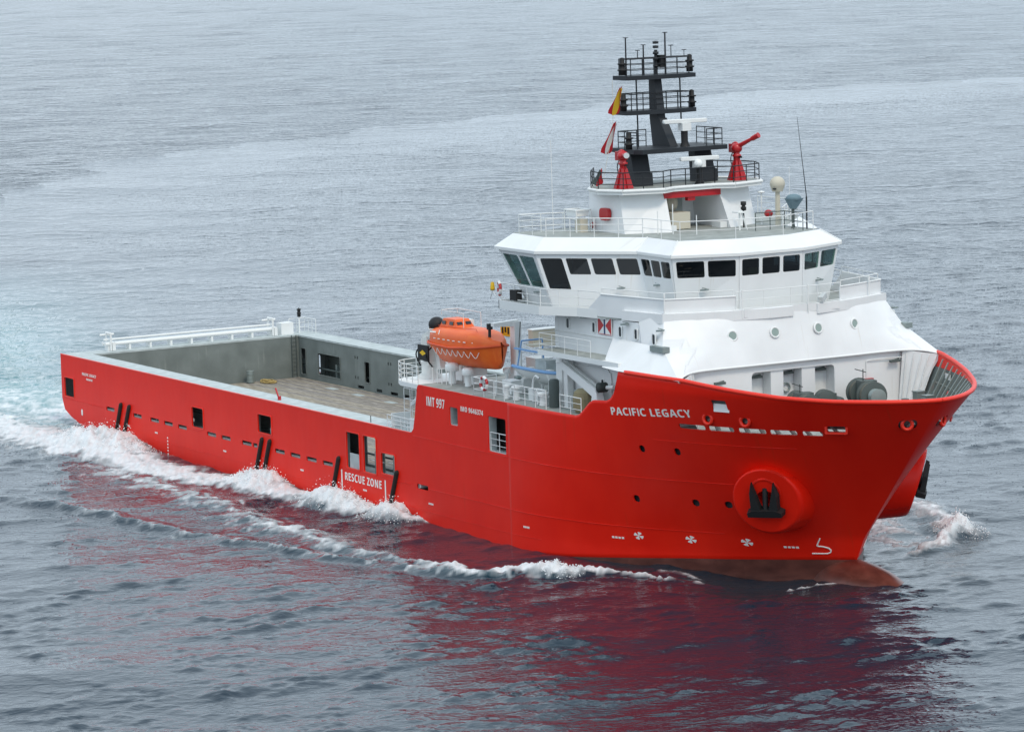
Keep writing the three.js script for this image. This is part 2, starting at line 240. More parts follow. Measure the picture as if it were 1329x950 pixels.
{
  const ax = 243.34, az = 116.334, dir = Math.atan2(-0.5095, -0.8605), half = 12.5 * Math.PI / 180, NC = 920;
  const radii = []; for (let r = 118; r < 2600;) { radii.push(r); r += r * r * 7.9e-6 * (r < 150 ? 3 : 1); }
  radii.push(3200, 4200, 6000);
  const NR = radii.length, pos = new Float32Array(NR * NC * 3), col = new Float32Array(NR * NC * 3), foamAt = new Float32Array(NR * NC), calmAt = new Float32Array(NR * NC);
  for (let i = 0; i < NR; i++) {
    const r = radii[i], dr = (radii[Math.min(i + 1, NR - 1)] - radii[Math.max(i - 1, 0)]) / 2, cell = Math.max(dr, 2 * half * r / NC);
    for (let j = 0; j < NC; j++) {
      const th = dir + half * (1 - 2 * j / (NC - 1)), x = ax + r * Math.cos(th), z = az + r * Math.sin(th), o = (i * NC + j) * 3;
      const [h, f, t, cm] = waterAt(x, z, cell); calmAt[i * NC + j] = cm; pos[o] = x; pos[o + 1] = h; pos[o + 2] = z;
      const R = mix(0.009, 0.10, t * 0.8), G = mix(0.023, 0.32, t * 0.8), B = mix(0.038, 0.35, t * 0.8), k = f * (0.86 + 0.16 * noise(x * 4.3, z * 4.3) + 0.12 * noise(x * 1.1, z * 1.1));
      foamAt[i * NC + j] = f; col[o] = mix(R, 0.80, k); col[o + 1] = mix(G, 0.83, k); col[o + 2] = mix(B, 0.85, k);
    }
  }
  // the sheet is divided into clear water and the white foam that floats on it
  const wet = [], mid = [], slick = [], rough = [], froth = [], dice = rng(12), put = (p, q, r) => (foamAt[p] + foamAt[q] + foamAt[r] > 1.05 ? froth : calmAt[p] < -0.5 ? rough : calmAt[p] > 0.02 && dice() < calmAt[p] * 1.1 ? slick : dice() < smooth(190, 420, Math.hypot(pos[3 * p] - ax, pos[3 * p + 2] - az)) ? mid : wet).push(p, q, r);
  for (let i = 0; i + 1 < NR; i++) for (let j = 0; j + 1 < NC; j++) { const a = i * NC + j, b = a + 1, c = a + NC, d = c + 1; put(a, c, b); put(b, c, d); }
  const full = new THREE.BufferGeometry(); full.setAttribute('position', new THREE.BufferAttribute(pos, 3)); full.setIndex(wet.concat(froth, slick, rough, mid)); full.computeVertexNormals();
  const nor = full.attributes.normal.array; if (nor[3001] < 0) for (let q = 0; q < nor.length; q++) nor[q] = -nor[q];
  const flip = full.attributes.normal.array === nor && signOf(pos, wet) < 0;
  const partOf = (list) => { const map = new Map(), P0 = [], N0 = [], C0 = [], U0 = [], I0 = new Uint32Array(list.length); for (let q = 0; q < list.length; q++) { let v = list[q], n = map.get(v); if (n === undefined) { n = map.size; map.set(v, n); const x = pos[3 * v], z = pos[3 * v + 2]; P0.push(x, pos[3 * v + 1], z); N0.push(nor[3 * v], nor[3 * v + 1], nor[3 * v + 2]); C0.push(col[3 * v], col[3 * v + 1], col[3 * v + 2]); U0.push((x * 0.921 + z * 0.389), (z * 0.921 - x * 0.389)); } I0[q] = n; } if (flip) for (let q = 0; q < I0.length; q += 3) { const t = I0[q]; I0[q] = I0[q + 1]; I0[q + 1] = t; } const g = new THREE.BufferGeometry(); g.setAttribute('position', new THREE.Float32BufferAttribute(P0, 3)); g.setAttribute('normal', new THREE.Float32BufferAttribute(N0, 3)); g.setAttribute('color', new THREE.Float32BufferAttribute(C0, 3)); g.setAttribute('uv', new THREE.Float32BufferAttribute(U0, 2)); g.setIndex(new THREE.BufferAttribute(I0, 1)); return g; };
  const ripple = tex(1024, (u, v) => { const wob = 0.5 * noise(u * 5, v * 5, 5); let s = 0; s += 0.5 * fbm(u * 14 + 0.0, v * 9, 1, 0) * 0; s += 0.42 * ridge(u * 12, v * 7, 12, 7) + 0.3 * ridge(u * 23 + 0, v * 15, 23, 15) + 0.16 * ridge(u * 47, v * 31, 47, 31); return grey(0.15 + s * 0.8 + wob * 0.1); }, false, 9.3);
  const chop = tex(2048, (u, v) => grey(0.1 + 0.5 * ridge(u * 13, v * 11, 13, 11) * (0.6 + 0.8 * noise2(u * 5, v * 5, 5, 5)) + 0.3 * ridge(u * 29, v * 25, 29, 25) * (0.7 + 0.8 * noise2(u * 7 + 0.5, v * 7, 7, 7)) + 0.13 * ridge(u * 67, v * 59, 67, 59)), false, 58);
  const sea = group('sea');
  mesh('near_water', partOf(wet), P({ vertexColors: true, roughness: 0.08, ior: 1.333, bumpMap: ripple, bumpScale: 0.034 }), sea);
  mesh('wind_rippled_water', partOf(rough), P({ vertexColors: true, roughness: 0.08, ior: 1.333, bumpMap: chop, bumpScale: 0.66 }), sea);
  mesh('distant_water', partOf(mid), P({ vertexColors: true, roughness: 0.08, ior: 1.333, bumpMap: chop, bumpScale: 0.4 }), sea);
  mesh('smooth_track', partOf(slick), P({ vertexColors: true, roughness: 0.07, ior: 1.333, bumpMap: chop, bumpScale: 0.16 }), sea);
  tag(sea, 'rippled grey blue sea around the red ship, white wash along its side', 'sea', null, 'structure');
  const fo = mesh('sea_foam', partOf(froth), P({ vertexColors: true, roughness: 0.9, specularIntensity: 0.3, bumpMap: grainBump, bumpScale: 0.06 }));
  tag(fo, 'white foam of the bow wave and the wash along the red hull', 'foam', null, 'stuff');
  // the same sea outside the ship's neighbourhood, a plain sheet just under the wave troughs
  const s2 = new THREE.Mesh(new THREE.RingGeometry(1, 7000, 96, 1), P({ color: new THREE.Color(0.009, 0.023, 0.038), roughness: 0.2, ior: 1.333 }));
  s2.name = 'open_sea'; s2.rotation.x = -Math.PI / 2; s2.position.set(0, -2.6, 0); s2.receiveShadow = true; scene.add(s2);
  tag(s2, 'open grey sea reaching to the horizon', 'sea', null, 'structure');
}

// ------------------------------------------------------------------ ship: hull
const darkPane = P({ color: '#232b33', roughness: 0.08 }), palePane = P({ color: '#8fa19b', roughness: 0.08 });
const ship = group('supply_ship');
tag(ship, 'red offshore supply ship with white superstructure and long open cargo deck', 'ship');
const hull = group('hull', ship);
const DECK = 2.35, RAIL = 5.47, FOC = 8.5, INN = 8.37;
// openings in the flat ship's side: [x0, y0, x1, y1]
const PORTS = [[0.55, 2.53, 2.15, 3.86], [21.4, 2.58, 23.1, 3.9], [31.2, 3.3, 33.1, 4.46], [43.3, 2.42, 44.95, 4.65], [45.5, 2.42, 47.1, 4.65], [47.75, 2.6, 49.45, 3.85], [56.3, 6.5, 57.25, 7.57], [60.75, 5.45, 62.75, 7.5]];
const SCUPPERS = [8.27, 12.71, 15.48, 17.65, 19.83, 24.28, 26.42, 34.16, 36.32, 38.53, 40.7, 52.78].map(x => [x - 0.68, x + 0.68]).concat([[28.75, 30.15], [30.35, 31.0]]);
const bootY = x => lerpTab([56, 64, 68, 72, 75, 79, 81, 83, 90], [-0.25, -0.03, 0.2, 0.52, 0.73, 0.9, 0.98, 1.05, 1.1], x);
{
  const outline = [[0, 2.32], [0.4, 1.52], [1.45, 1.1], [3.9, 0.49], [7, -0.25], [56, -0.25], [60, -0.14], [63, -0.06], [63, FOC], [52.75, FOC], [52.55, 8.46], [52.45, 8.3], [52.1, 6.6], [51.85, 5.75], [51.6, 5.53], [51.3, RAIL], [0, RAIL]];
  for (const s of [1, -1]) {
    const sh = shapeOf(outline);
    for (const [x0, y0, x1, y1] of PORTS) sh.holes.push(rrect(x0, y0, x1, y1, 0.13, THREE.Path));
    for (const [x0, x1] of SCUPPERS) sh.holes.push(rrect(x0, 2.2, x1, 2.48, 0.08, THREE.Path));
    const m = new MB(); m.extrude(sh, 0.07, T(0, 0, s > 0 ? 9.93 : -10)); m.build('side_plating', M.red, hull);
    const li = shapeOf([[0.1, DECK - 0.1], [52.3, DECK - 0.1], [52.3, RAIL - 0.14], [0.1, RAIL - 0.14]]); for (const [x0, y0, x1, y1] of PORTS.slice(0, 6)) li.holes.push(rrect(x0, y0, x1, y1, 0.13, THREE.Path)); for (const [x0, x1] of SCUPPERS.filter(q => q[1] < 52)) li.holes.push(rrect(x0, 2.26, x1, 2.48, 0.06, THREE.Path)); new MB().extrude(li, 0.012, T(0, 0, s > 0 ? 9.912 : -9.924)).build('side_lining', M.grey, hull);
    // frames round the openings
    for (const [x0, y0, x1, y1] of PORTS.slice(0, 6)) { const f = rrect(x0 - 0.07, y0 - 0.07, x1 + 0.07, y1 + 0.07, 0.16); f.holes.push(rrect(x0 - 0.005, y0 - 0.005, x1 + 0.005, y1 + 0.005, 0.13, THREE.Path)); new MB().extrude(f, 0.05, T(0, 0, s > 0 ? 9.985 : -10.035)).build('opening_frame', M.redTrim, hull); }
    const b = new MB(); b.extrude(shapeOf([[5, -0.25], [9, -3], [63, -3], [63, -0.06], [60, -0.14], [56, -0.25]]), 0.06, T(0, 0, s > 0 ? 9.935 : -9.995)); b.build('boot_topping', M.boot, hull);
  }
  // counter and transom
  const c = [[0, 2.32], [0.4, 1.52], [1.45, 1.1], [3.9, 0.49], [7, -0.25], [9, -3]], m = new MB();
  m.grid(c.map(([x, y]) => [[x, y, 9.93], [x, y, -9.93]]));
  m.box(0, 2.32, -9.93, 0.07, RAIL, 9.93); m.build('transom', M.red, hull); new MB().box(0.075, 2.32, -9.9, 0.09, RAIL - 0.14, 9.9).build('transom_lining', M.grey, hull);
}
// bow shell, cut for the mooring openings
const NOTCH = [[62.9, FOC], [70.6, FOC], [71.0, 8.62], [71.45, 9.0], [71.85, 9.38], [72.2, 9.55], [73.35, 9.62], [73.7, 9.78], [73.95, 10.1], [74.08, 10.55], [74.1, 11.35], [79, 11.22], [82, 10.92], [85, 10.66], [87.5, 10.56], [92, 10.55]];
const topY = x => lerpTab(NOTCH.map(p => p[0]), NOTCH.map(p => p[1]), x);
{
  // columns: stations along the top; rows: from the painted waterline to the top edge
  const us = []; for (let i = 0; i <= 24; i++) us.push(mix(63, 70.5, i / 24)); for (let i = 1; i <= 40; i++) us.push(mix(70.5, 74.2, i / 40)); for (let i = 1; i <= 60; i++) us.push(74.2 + (90.7 - 74.2) * Math.sin(i / 60 * Math.PI / 2));
  const NV = 44;
  const pt = (u, v, s, inset) => { // u: station on the top edge, v 0..1 upward
    const f = (u - 63) / (90.7 - 63); let x = u, y = 0;
    for (let it = 0; it < 5; it++) { y = mix(bootY(x), topY(u), v); x = 63 + f * (stemX(y) - 63); }
    y = mix(bootY(x), topY(u), v); let z = hullZ(x, y);
    if (inset) { x -= inset * 1.1 * Math.pow(f, 3); z = Math.max(z - inset, 0); }
    return [x, y, s * z];
  };
  const build = (s) => {
    const out = [], inn = []; for (let i = 0; i <= NV; i++) { out.push(us.map(u => pt(u, i / NV, s, 0))); inn.push(us.map(u => pt(u, i / NV, s, 0.1))); }
    return [out, inn];
  };
  const ring = []; // closed solid: port and starboard in one shell, so that the stem is smooth
  const [so, si] = build(1), [po, pi] = build(-1);
  const outRows = so.map((r, i) => [...r, ...po[i].slice(0, -1).reverse()]), inRows = si.map((r, i) => [...r, ...pi[i].slice(0, -1).reverse()]);
  const NC = outRows[0].length, pos = [], idx = [], R = NV + 1;
  for (const r of outRows) for (const p of r) pos.push(...p); for (const r of inRows) for (const p of r) pos.push(...p);
  const A = (i, j) => i * NC + j, B = (i, j) => R * NC + i * NC + j;
  for (let i = 0; i < NV; i++) for (let j = 0; j + 1 < NC; j++) { idx.push(A(i, j), A(i, j + 1), A(i + 1, j + 1), A(i, j), A(i + 1, j + 1), A(i + 1, j)); idx.push(B(i, j), B(i + 1, j + 1), B(i, j + 1), B(i, j), B(i + 1, j), B(i + 1, j + 1)); }
  for (let j = 0; j + 1 < NC; j++) { idx.push(A(NV, j), A(NV, j + 1), B(NV, j + 1), A(NV, j), B(NV, j + 1), B(NV, j)); idx.push(A(0, j), B(0, j + 1), A(0, j + 1), A(0, j), B(0, j), B(0, j + 1)); }
  for (let i = 0; i < NV; i++) { idx.push(A(i, 0), A(i + 1, 0), B(i + 1, 0), A(i, 0), B(i + 1, 0), B(i, 0)); const e = NC - 1; idx.push(A(i, e), B(i, e), B(i + 1, e), A(i, e), B(i + 1, e), A(i + 1, e)); }
  let g = new THREE.BufferGeometry(); g.setAttribute('position', new THREE.Float32BufferAttribute(pos, 3)); g.setIndex(idx); g.computeVertexNormals();
  g.setAttribute('uv', new THREE.Float32BufferAttribute(new Float32Array(pos.length / 3 * 2), 2));
  // check the winding: outward on the starboard shell
  { const nz = g.attributes.normal.getZ(A(20, 10)); if (nz < 0) { for (let q = 0; q < idx.length; q += 3) { const t = idx[q]; idx[q] = idx[q + 1]; idx[q + 1] = t; } g.setIndex(idx); g.computeVertexNormals(); } }
  const cuts = [];
  const cutBox = (x0, x1, y, h, r) => { for (const s of [1, -1]) { const xm = (x0 + x1) / 2, z0 = hullZ(x0, y), z1 = hullZ(x1, y), len = Math.hypot(x1 - x0, z1 - z0), sh = rrect(-len / 2, -h / 2, len / 2, h / 2, r); const e = new THREE.ExtrudeGeometry(sh, { depth: 2.4, bevelEnabled: false, curveSegments: 4 }); e.translate(0, 0, -1.2); e.rotateY(-s * Math.atan2(z1 - z0, x1 - x0)); e.translate(xm, y, s * (z0 + z1) / 2); cuts.push(e); } };
  cutBox(78.1, 79.75, 8.65, 0.27, 0.12); cutBox(79.95, 81.4, 8.65, 0.27, 0.12); cutBox(81.65, 83.1, 8.65, 0.27, 0.12); cutBox(83.3, 84.6, 8.65, 0.27, 0.12); cutBox(84.85, 85.75, 8.65, 0.27, 0.12);
  cutBox(86.15, 86.9, 8.97, 0.34, 0.08); cutBox(80.85, 81.75, 10.02, 0.62, 0.06);
  for (const [x, y, r] of [[80.2, 9.2, 0.26], [82.35, 9.22, 0.26], [89.15, 9.25, 0.3], [75.0, 7.08, 0.24], [77.3, 7.1, 0.24], [73.5, 4.08, 0.24], [76.95, 4.1, 0.24], [78.65, 4.1, 0.24]]) cutBox(x - r * 0.8, x + r * 0.8, y, r * 1.7, r * 0.8);
  const ev = new Evaluator(); ev.attributes = ['position', 'normal', 'uv'];
  let cut = new Brush(g); cut.updateMatrixWorld();
  const all = mergeGeometries(cuts.map(c => { c = c.index ? c.toNonIndexed() : c; return c; })); const cb = new Brush(all); cb.updateMatrixWorld();
  const res = ev.evaluate(cut, cb, SUBTRACTION);
  { const bg = clean(res.geometry), bp = bg.attributes.position, uv = new Float32Array(bp.count * 2); for (let i = 0; i < bp.count; i++) { uv[2 * i] = bp.getX(i) + (10 - Math.abs(bp.getZ(i))) * 0.7; uv[2 * i + 1] = bp.getY(i); } bg.setAttribute('uv', new THREE.BufferAttribute(uv, 2)); mesh('bow_plating', bg, M.red, hull); }
  // dark recesses behind the round openings (side scuttles and rollers)
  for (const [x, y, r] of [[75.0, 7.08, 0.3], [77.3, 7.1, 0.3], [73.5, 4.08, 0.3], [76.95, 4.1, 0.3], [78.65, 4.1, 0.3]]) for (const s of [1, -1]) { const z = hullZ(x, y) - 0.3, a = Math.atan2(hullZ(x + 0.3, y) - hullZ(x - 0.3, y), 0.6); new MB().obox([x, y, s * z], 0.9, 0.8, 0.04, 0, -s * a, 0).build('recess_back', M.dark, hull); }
  // rollers in the fairleads
  for (const [x, y] of [[80.2, 9.2], [82.35, 9.22], [89.15, 9.25]]) for (const s of [1, -1]) { const z = hullZ(x, y), a = Math.atan2(hullZ(x + 0.3, y) - hullZ(x - 0.3, y), 0.6), n = [-Math.sin(a), 0, s * Math.cos(a)]; new MB().torus([x + n[0] * 0.02, y, s * z + n[2] * 0.02], 0.27, 0.1, n, 24).build('fairlead', M.redTrim, hull); new MB().bar([x - 0.22, y - 0.12, s * (z - 0.22)], [x + 0.18, y + 0.1, s * (z - 0.3)], 0.12, 10).build('fairlead_roller', M.bronze, hull); }
  for (const s of [1, -1]) { const x = 86.52, y = 8.97, z = hullZ(x, y), a = Math.atan2(hullZ(x + 0.3, y) - hullZ(x - 0.3, y), 0.6); const f = rrect(-0.62, -0.27, 0.62, 0.27, 0.1); f.holes.push(rrect(-0.5, -0.16, 0.5, 0.16, 0.07, THREE.Path)); const m = new MB(); m.add(new THREE.ExtrudeGeometry(f, { depth: 0.1, bevelEnabled: false }), new THREE.Matrix4().makeRotationY(-s * a).setPosition(x, y, s * (z - 0.02))); m.build('mooring_port_frame', M.redTrim, hull); }
  // rounded cap rail of the bulwark
  for (const s of [1, -1]) { const pts = []; for (const u of us) if (u > 74.3) { const p = pt(u, 1, s, 0.05); pts.push([p[0], p[1] + 0.02, p[2]]); } new MB().add(new THREE.TubeGeometry(new THREE.CatmullRomCurve3(pts.map(p => V(...p))), 120, 0.13, 8)).build('bulwark_rail', M.redTrim, hull); }
  // lower body: antifouling and bulb
  const rows = []; for (let i = 0; i <= 10; i++) { const row = []; for (let j = 0; j <= 60; j++) { const u = 63 + 20.0 * Math.sin(j / 60 * Math.PI / 2), f = (u - 63) / 20.0; let x = u, y = 0; for (let k = 0; k < 4; k++) { y = mix(bootY(x), -3, i / 10); x = 63 + f * (stemX(y) - 63); } row.push([x, y, hullZ(x, y)]); } rows.push([...row, ...row.slice(0, -1).reverse().map(([x, y, z]) => [x, y, -z])]); }
  new MB().grid(rows).build('boot_topping', M.boot, hull);
  const bl = new THREE.SphereGeometry(1, 40, 24); bl.scale(5.6, 1.9, 1.7); bl.translate(82.2, -0.85, 0); new MB().add(bl).build('bulbous_bow', M.boot, hull);
}
// weld seams and the rubbing strake line at deck level
{
  const seam = (y, x0, x1, s, r) => { const pts = []; for (let x = x0; x <= x1; x += 1) pts.push([x, y, s * (hullZ(x, y) + 0.004)]); new MB().add(new THREE.TubeGeometry(new THREE.CatmullRomCurve3(pts.map(p => V(...p))), pts.length * 2, r, 5)).build('weld_seam', M.red, hull); };
  for (const s of [1, -1]) { seam(5.36, 51.8, 80, s, 0.022); seam(2.34, 53.6, 78.5, s, 0.022); seam(7.7, 76, 84, s, 0.018); seam(0.95, 50, 66, s, 0.014);  seam(2.34, 0.1, 7.4, s, 0.02); seam(2.34, 9.2, 11.9, s, 0.02); seam(2.34, 20.6, 23.5, s, 0.02); seam(2.34, 41.5, 52, s, 0.02); seam(1.0, 14, 40, s, 0.012); }
  // diagonal fenders
  for (const s of [1, -1]) for (const [x0, x1] of [[10.2, 8.75], [11.55, 9.95], [31.8, 30.4], [32.9, 31.5], [42.3, 41.0], [49.75, 48.4]]) { const m = new MB(); m.bar([x0, 2.85, s * 10.05], [x1, -0.3, s * 10.05], 0.165, 8); m.ball([x0, 2.85, s * 10.05], 0.165, 10, 6); m.build('fender', M.rubber, hull); }
}
// cargo rail: caps, inner walls with doors, passage floor, stern wall
{
  const cap = new MB();
  cap.box(0.0, RAIL - 0.12, 8.3, 51.4, RAIL + 0.015, 9.93); cap.box(0.0, RAIL - 0.12, -9.93, 60, RAIL + 0.015, -8.3); cap.box(0.075, RAIL - 0.12, -8.295, 1.78, RAIL + 0.012, 8.295);
  cap.build('rail_cap', M.cap, hull);
  for (const s of [1, -1]) {
    if (s > 0) new MB().bar([0, RAIL, 9.97], [51.4, RAIL, 9.97], 0.05, 6).build('rail_edge', M.redTrim, hull); else new MB().bar([0, RAIL, -9.97], [60, RAIL, -9.97], 0.05, 6).build('rail_edge', M.cap, hull);
    const sh = shapeOf([[1.75, DECK - 0.1], [52.3, DECK - 0.1], [52.3, RAIL - 0.12], [1.75, RAIL - 0.12]]);
    const holes = [[2.06, 2.62, 2.82, 4.53], [4.76, 2.81, 8.17, 4.39], [11.92, 2.94, 12.64, 4.42], [20.2, 2.81, 24, 4.4], [30.5, 2.94, 31.3, 4.42], [36, 2.94, 36.8, 4.42], [43, 2.45, 47, 4.6]];
    for (const h of holes) sh.holes.push(rrect(...h, 0.1, THREE.Path));
    for (const [x0, x1] of [[10.75, 11.7], [13.55, 14.4], [15.65, 16.7], [17.6, 18.5]]) sh.holes.push(rrect(x0, 2.42, x1, 2.64, 0.04, THREE.Path));
    for (const [x, y] of [[10.55, 4.65], [15.5, 4.65], [10.55, 3.2], [15.5, 3.2]]) for (const dx of [-0.16, 0.2]) sh.holes.push(rrect(x + dx, y - 0.16, x + dx + 0.16, y + 0.06, 0.03, THREE.Path));
    new MB().extrude(sh, 0.06, T(0, 0, s > 0 ? INN : -INN - 0.06)).build('inner_side_wall', M.grey, hull);
    for (const h of holes.slice(0, 3)) { const f = rrect(h[0] - 0.06, h[1] - 0.06, h[2] + 0.06, h[3] + 0.06, 0.12); f.holes.push(rrect(h[0], h[1], h[2], h[3], 0.1, THREE.Path)); new MB().extrude(f, 0.04, T(0, 0, s > 0 ? INN - 0.045 : -INN + 0.005)).build('opening_frame', M.grey, hull); }
    // passage behind the rail: pipes, tanks, frames
    for (const [y, z, r] of [[4.9, 9.1, 0.12], [4.9, 9.5, 0.09], [3.2, 8.7, 0.07]]) new MB().bar([0.5, y, s * z], [51, y, s * z], r, 8).build('pipe', M.winch, hull);
    for (let x = 3.4; x < 51; x += 3.05) if (!PORTS.some(q => x > q[0] - 0.1 && x < q[2] + 0.1)) new MB().box(x - 0.05, DECK, s * 9.65, x + 0.05, 5.3, s * 9.91).build('side_frame', M.grey, hull);
    const r = rng(s > 0 ? 5 : 6);
    for (const x of [1.4, 6.9, 22.6, 32.0, 46.1, 48.4]) { const t = new MB(); const hh = 0.7 + r() * 0.7; t.lathe([[0, 0], [0.32, 0], [0.32, hh], [0.22, hh + 0.1], [0, hh + 0.12]], [x + 0.2, DECK, s * 9.3], 14); t.box(x - 0.5, DECK, s * 8.9, x - 0.25, DECK + 1.2 + r() * 0.5, s * 9.25); t.build('vent_tank', M.bronze, hull); }
    const st = new MB(); st.box(43.5, 2.42, s * 9.86, 44.9, 3.35, s * 9.9); st.build('gate_panel', M.cap, hull);
    for (const [a, b2, r2] of [[[32.3, 2.4], [32.3, 5.2], 0.09], [[32.35, 3.2], [33.1, 4.0], 0.05], [[46.4, 2.4], [46.4, 4.6], 0.06], [[45.4, 3.1], [47.2, 3.1], 0.03], [[47.65, 3.2], [49.55, 3.2], 0.03]]) new MB().bar([...a, s * 9.5], [...b2, s * 9.5], r2, 8).build('stanchion', M.whiteTrim, hull);
  }
  const fl = new MB(); fl.box(0.1, DECK - 0.2, 8.43, 52.3, DECK - 0.04, 9.92); fl.box(0.1, DECK - 0.2, -9.92, 60, DECK - 0.04, -8.43); fl.box(0.1, DECK - 0.2, -8.42, 1.75, DECK - 0.04, 8.42); fl.build('passage_deck', M.deckGrey, hull);
  const wl = new MB(); wl.box(1.70, DECK - 0.1, -INN, 1.76, RAIL - 0.13, INN); wl.build('stern_inner_wall', M.grey, hull);
  const ld = new MB(); for (const z of [-7.72, -8.1]) ld.bar([1.86, 2.4, z], [1.86, 5.5, z], 0.03, 5); for (let y = 2.6; y < 5.5; y += 0.3) ld.bar([1.86, y, -7.72], [1.86, y, -8.1], 0.02, 5); ld.build('wall_ladder', M.winch, hull);
  const bh = new MB(); bh.box(52.3, DECK - 0.1, -9.9, 52.4, FOC - 0.1, 9.92); bh.build('forecastle_bulkhead', M.white, hull);
  // cargo deck: steel deck with timber sheathing laid in boards
  const steel = new MB(); steel.box(1.77, DECK - 0.25, -INN + 0.01, 52.29, DECK - 0.06, INN - 0.01); steel.build('deck_plating', M.deckGrey, hull);
  const deck = group('cargo_deck', ship), r = rng(9);
  // boards lie lengthwise, each in four lengths
  for (let i = 0; i < 62; i++) { const z0 = -8.25 + i * 0.266; let x = 1.9; for (let k = 0; k < 4; k++) { const x1 = k === 3 ? 52.1 : x + 11 + r() * 3.4; const hgt = DECK + (r() - 0.5) * 0.012; new MB().box(x + 0.008, DECK - 0.055, z0, x1 - 0.008, hgt, z0 + 0.254).build('plank', M.wood[Math.floor(r() * 3)], deck); x = x1; } }
  // steel grating patches and hatches let into the timber
  for (const [x, z, w, d] of [[8.9, -7.2, 1.2, 0.5], [13.2, -7.0, 1.2, 0.5], [18.2, -6.9, 1.2, 0.5], [26, -7, 1.2, 0.5]]) new MB().box(x, DECK, z, x + w, DECK + 0.02, z + d).build('deck_hatch', M.cap, deck);
}
// stern roller rail: white pipes on stools along the stern cap
{
  const a = group('stern_pipe_rail', ship);
  for (const [x, y, r] of [[0.45, 5.98, 0.13], [0.95, 5.98, 0.13], [0.7, 6.28, 0.07]]) new MB().bar([x, y, 6.9], [x, y, -6.85], r, 10).build('pipe', M.whiteTrim, a);
  for (let z = 6.6; z > -7; z -= 1.65) new MB().box(0.4, RAIL + 0.01, z - 0.08, 1.0, 5.9, z + 0.08).build('pipe_stool', M.whiteTrim, a);
  for (const z of [6.5, -6.6]) { const m = new MB(); m.poly([[0.3, 5.5, z], [0.3, 6.75, z], [1.1, 6.75, z], [1.1, 5.5, z]], 0.08, 8); m.poly([[0.3, 6.6, z + 0.5], [0.3, 6.6, z - 0.6]], 0.08, 8); m.box(0.25, 5.5, z - 0.35, 1.15, 6.1, z - 0.1); m.build('end_frame', M.whiteTrim, a); }
  new MB().box(0.3, RAIL + 0.01, -8.3, 1.1, 6.35, -7.3).build('locker', M.whiteTrim, a);
  railing('railing', [[0.2, RAIL, -8.4], [0.2, RAIL, -9.7], [2.0, RAIL, -9.7]], M.whiteTrim, a, { h: 1.05, courses: 3, step: 0.6 });
  const l = new MB(); l.bar([0.9, RAIL, -8.9], [0.9, 6.7, -8.9], 0.06, 8); l.bar([0.5, RAIL, -8.9], [0.9, 6.3, -8.9], 0.035, 6); l.build('light_post', M.whiteTrim, a);
  const k = new MB(); k.lathe([[0, 0], [0.13, 0], [0.13, 0.22], [0.17, 0.24], [0.17, 0.3], [0.12, 0.32], [0.12, 0.5], [0.17, 0.52], [0.17, 0.58], [0.05, 0.62], [0, 0.7]], [0.9, 6.7, -8.9], 14); k.build('stern_light', M.black, a);
  const h = new MB(); h.bar([33.0, RAIL, 9.3], [32.5, 6.2, 9.3], 0.06, 8); h.bar([33.0, RAIL, 9.3], [33.0, 5.75, 9.3], 0.12, 8); h.build('cleat', M.fire, a); new MB().bar([46, RAIL, 9.7], [46, 5.9, 9.7], 0.03, 6).build('pin', M.black, a);
}

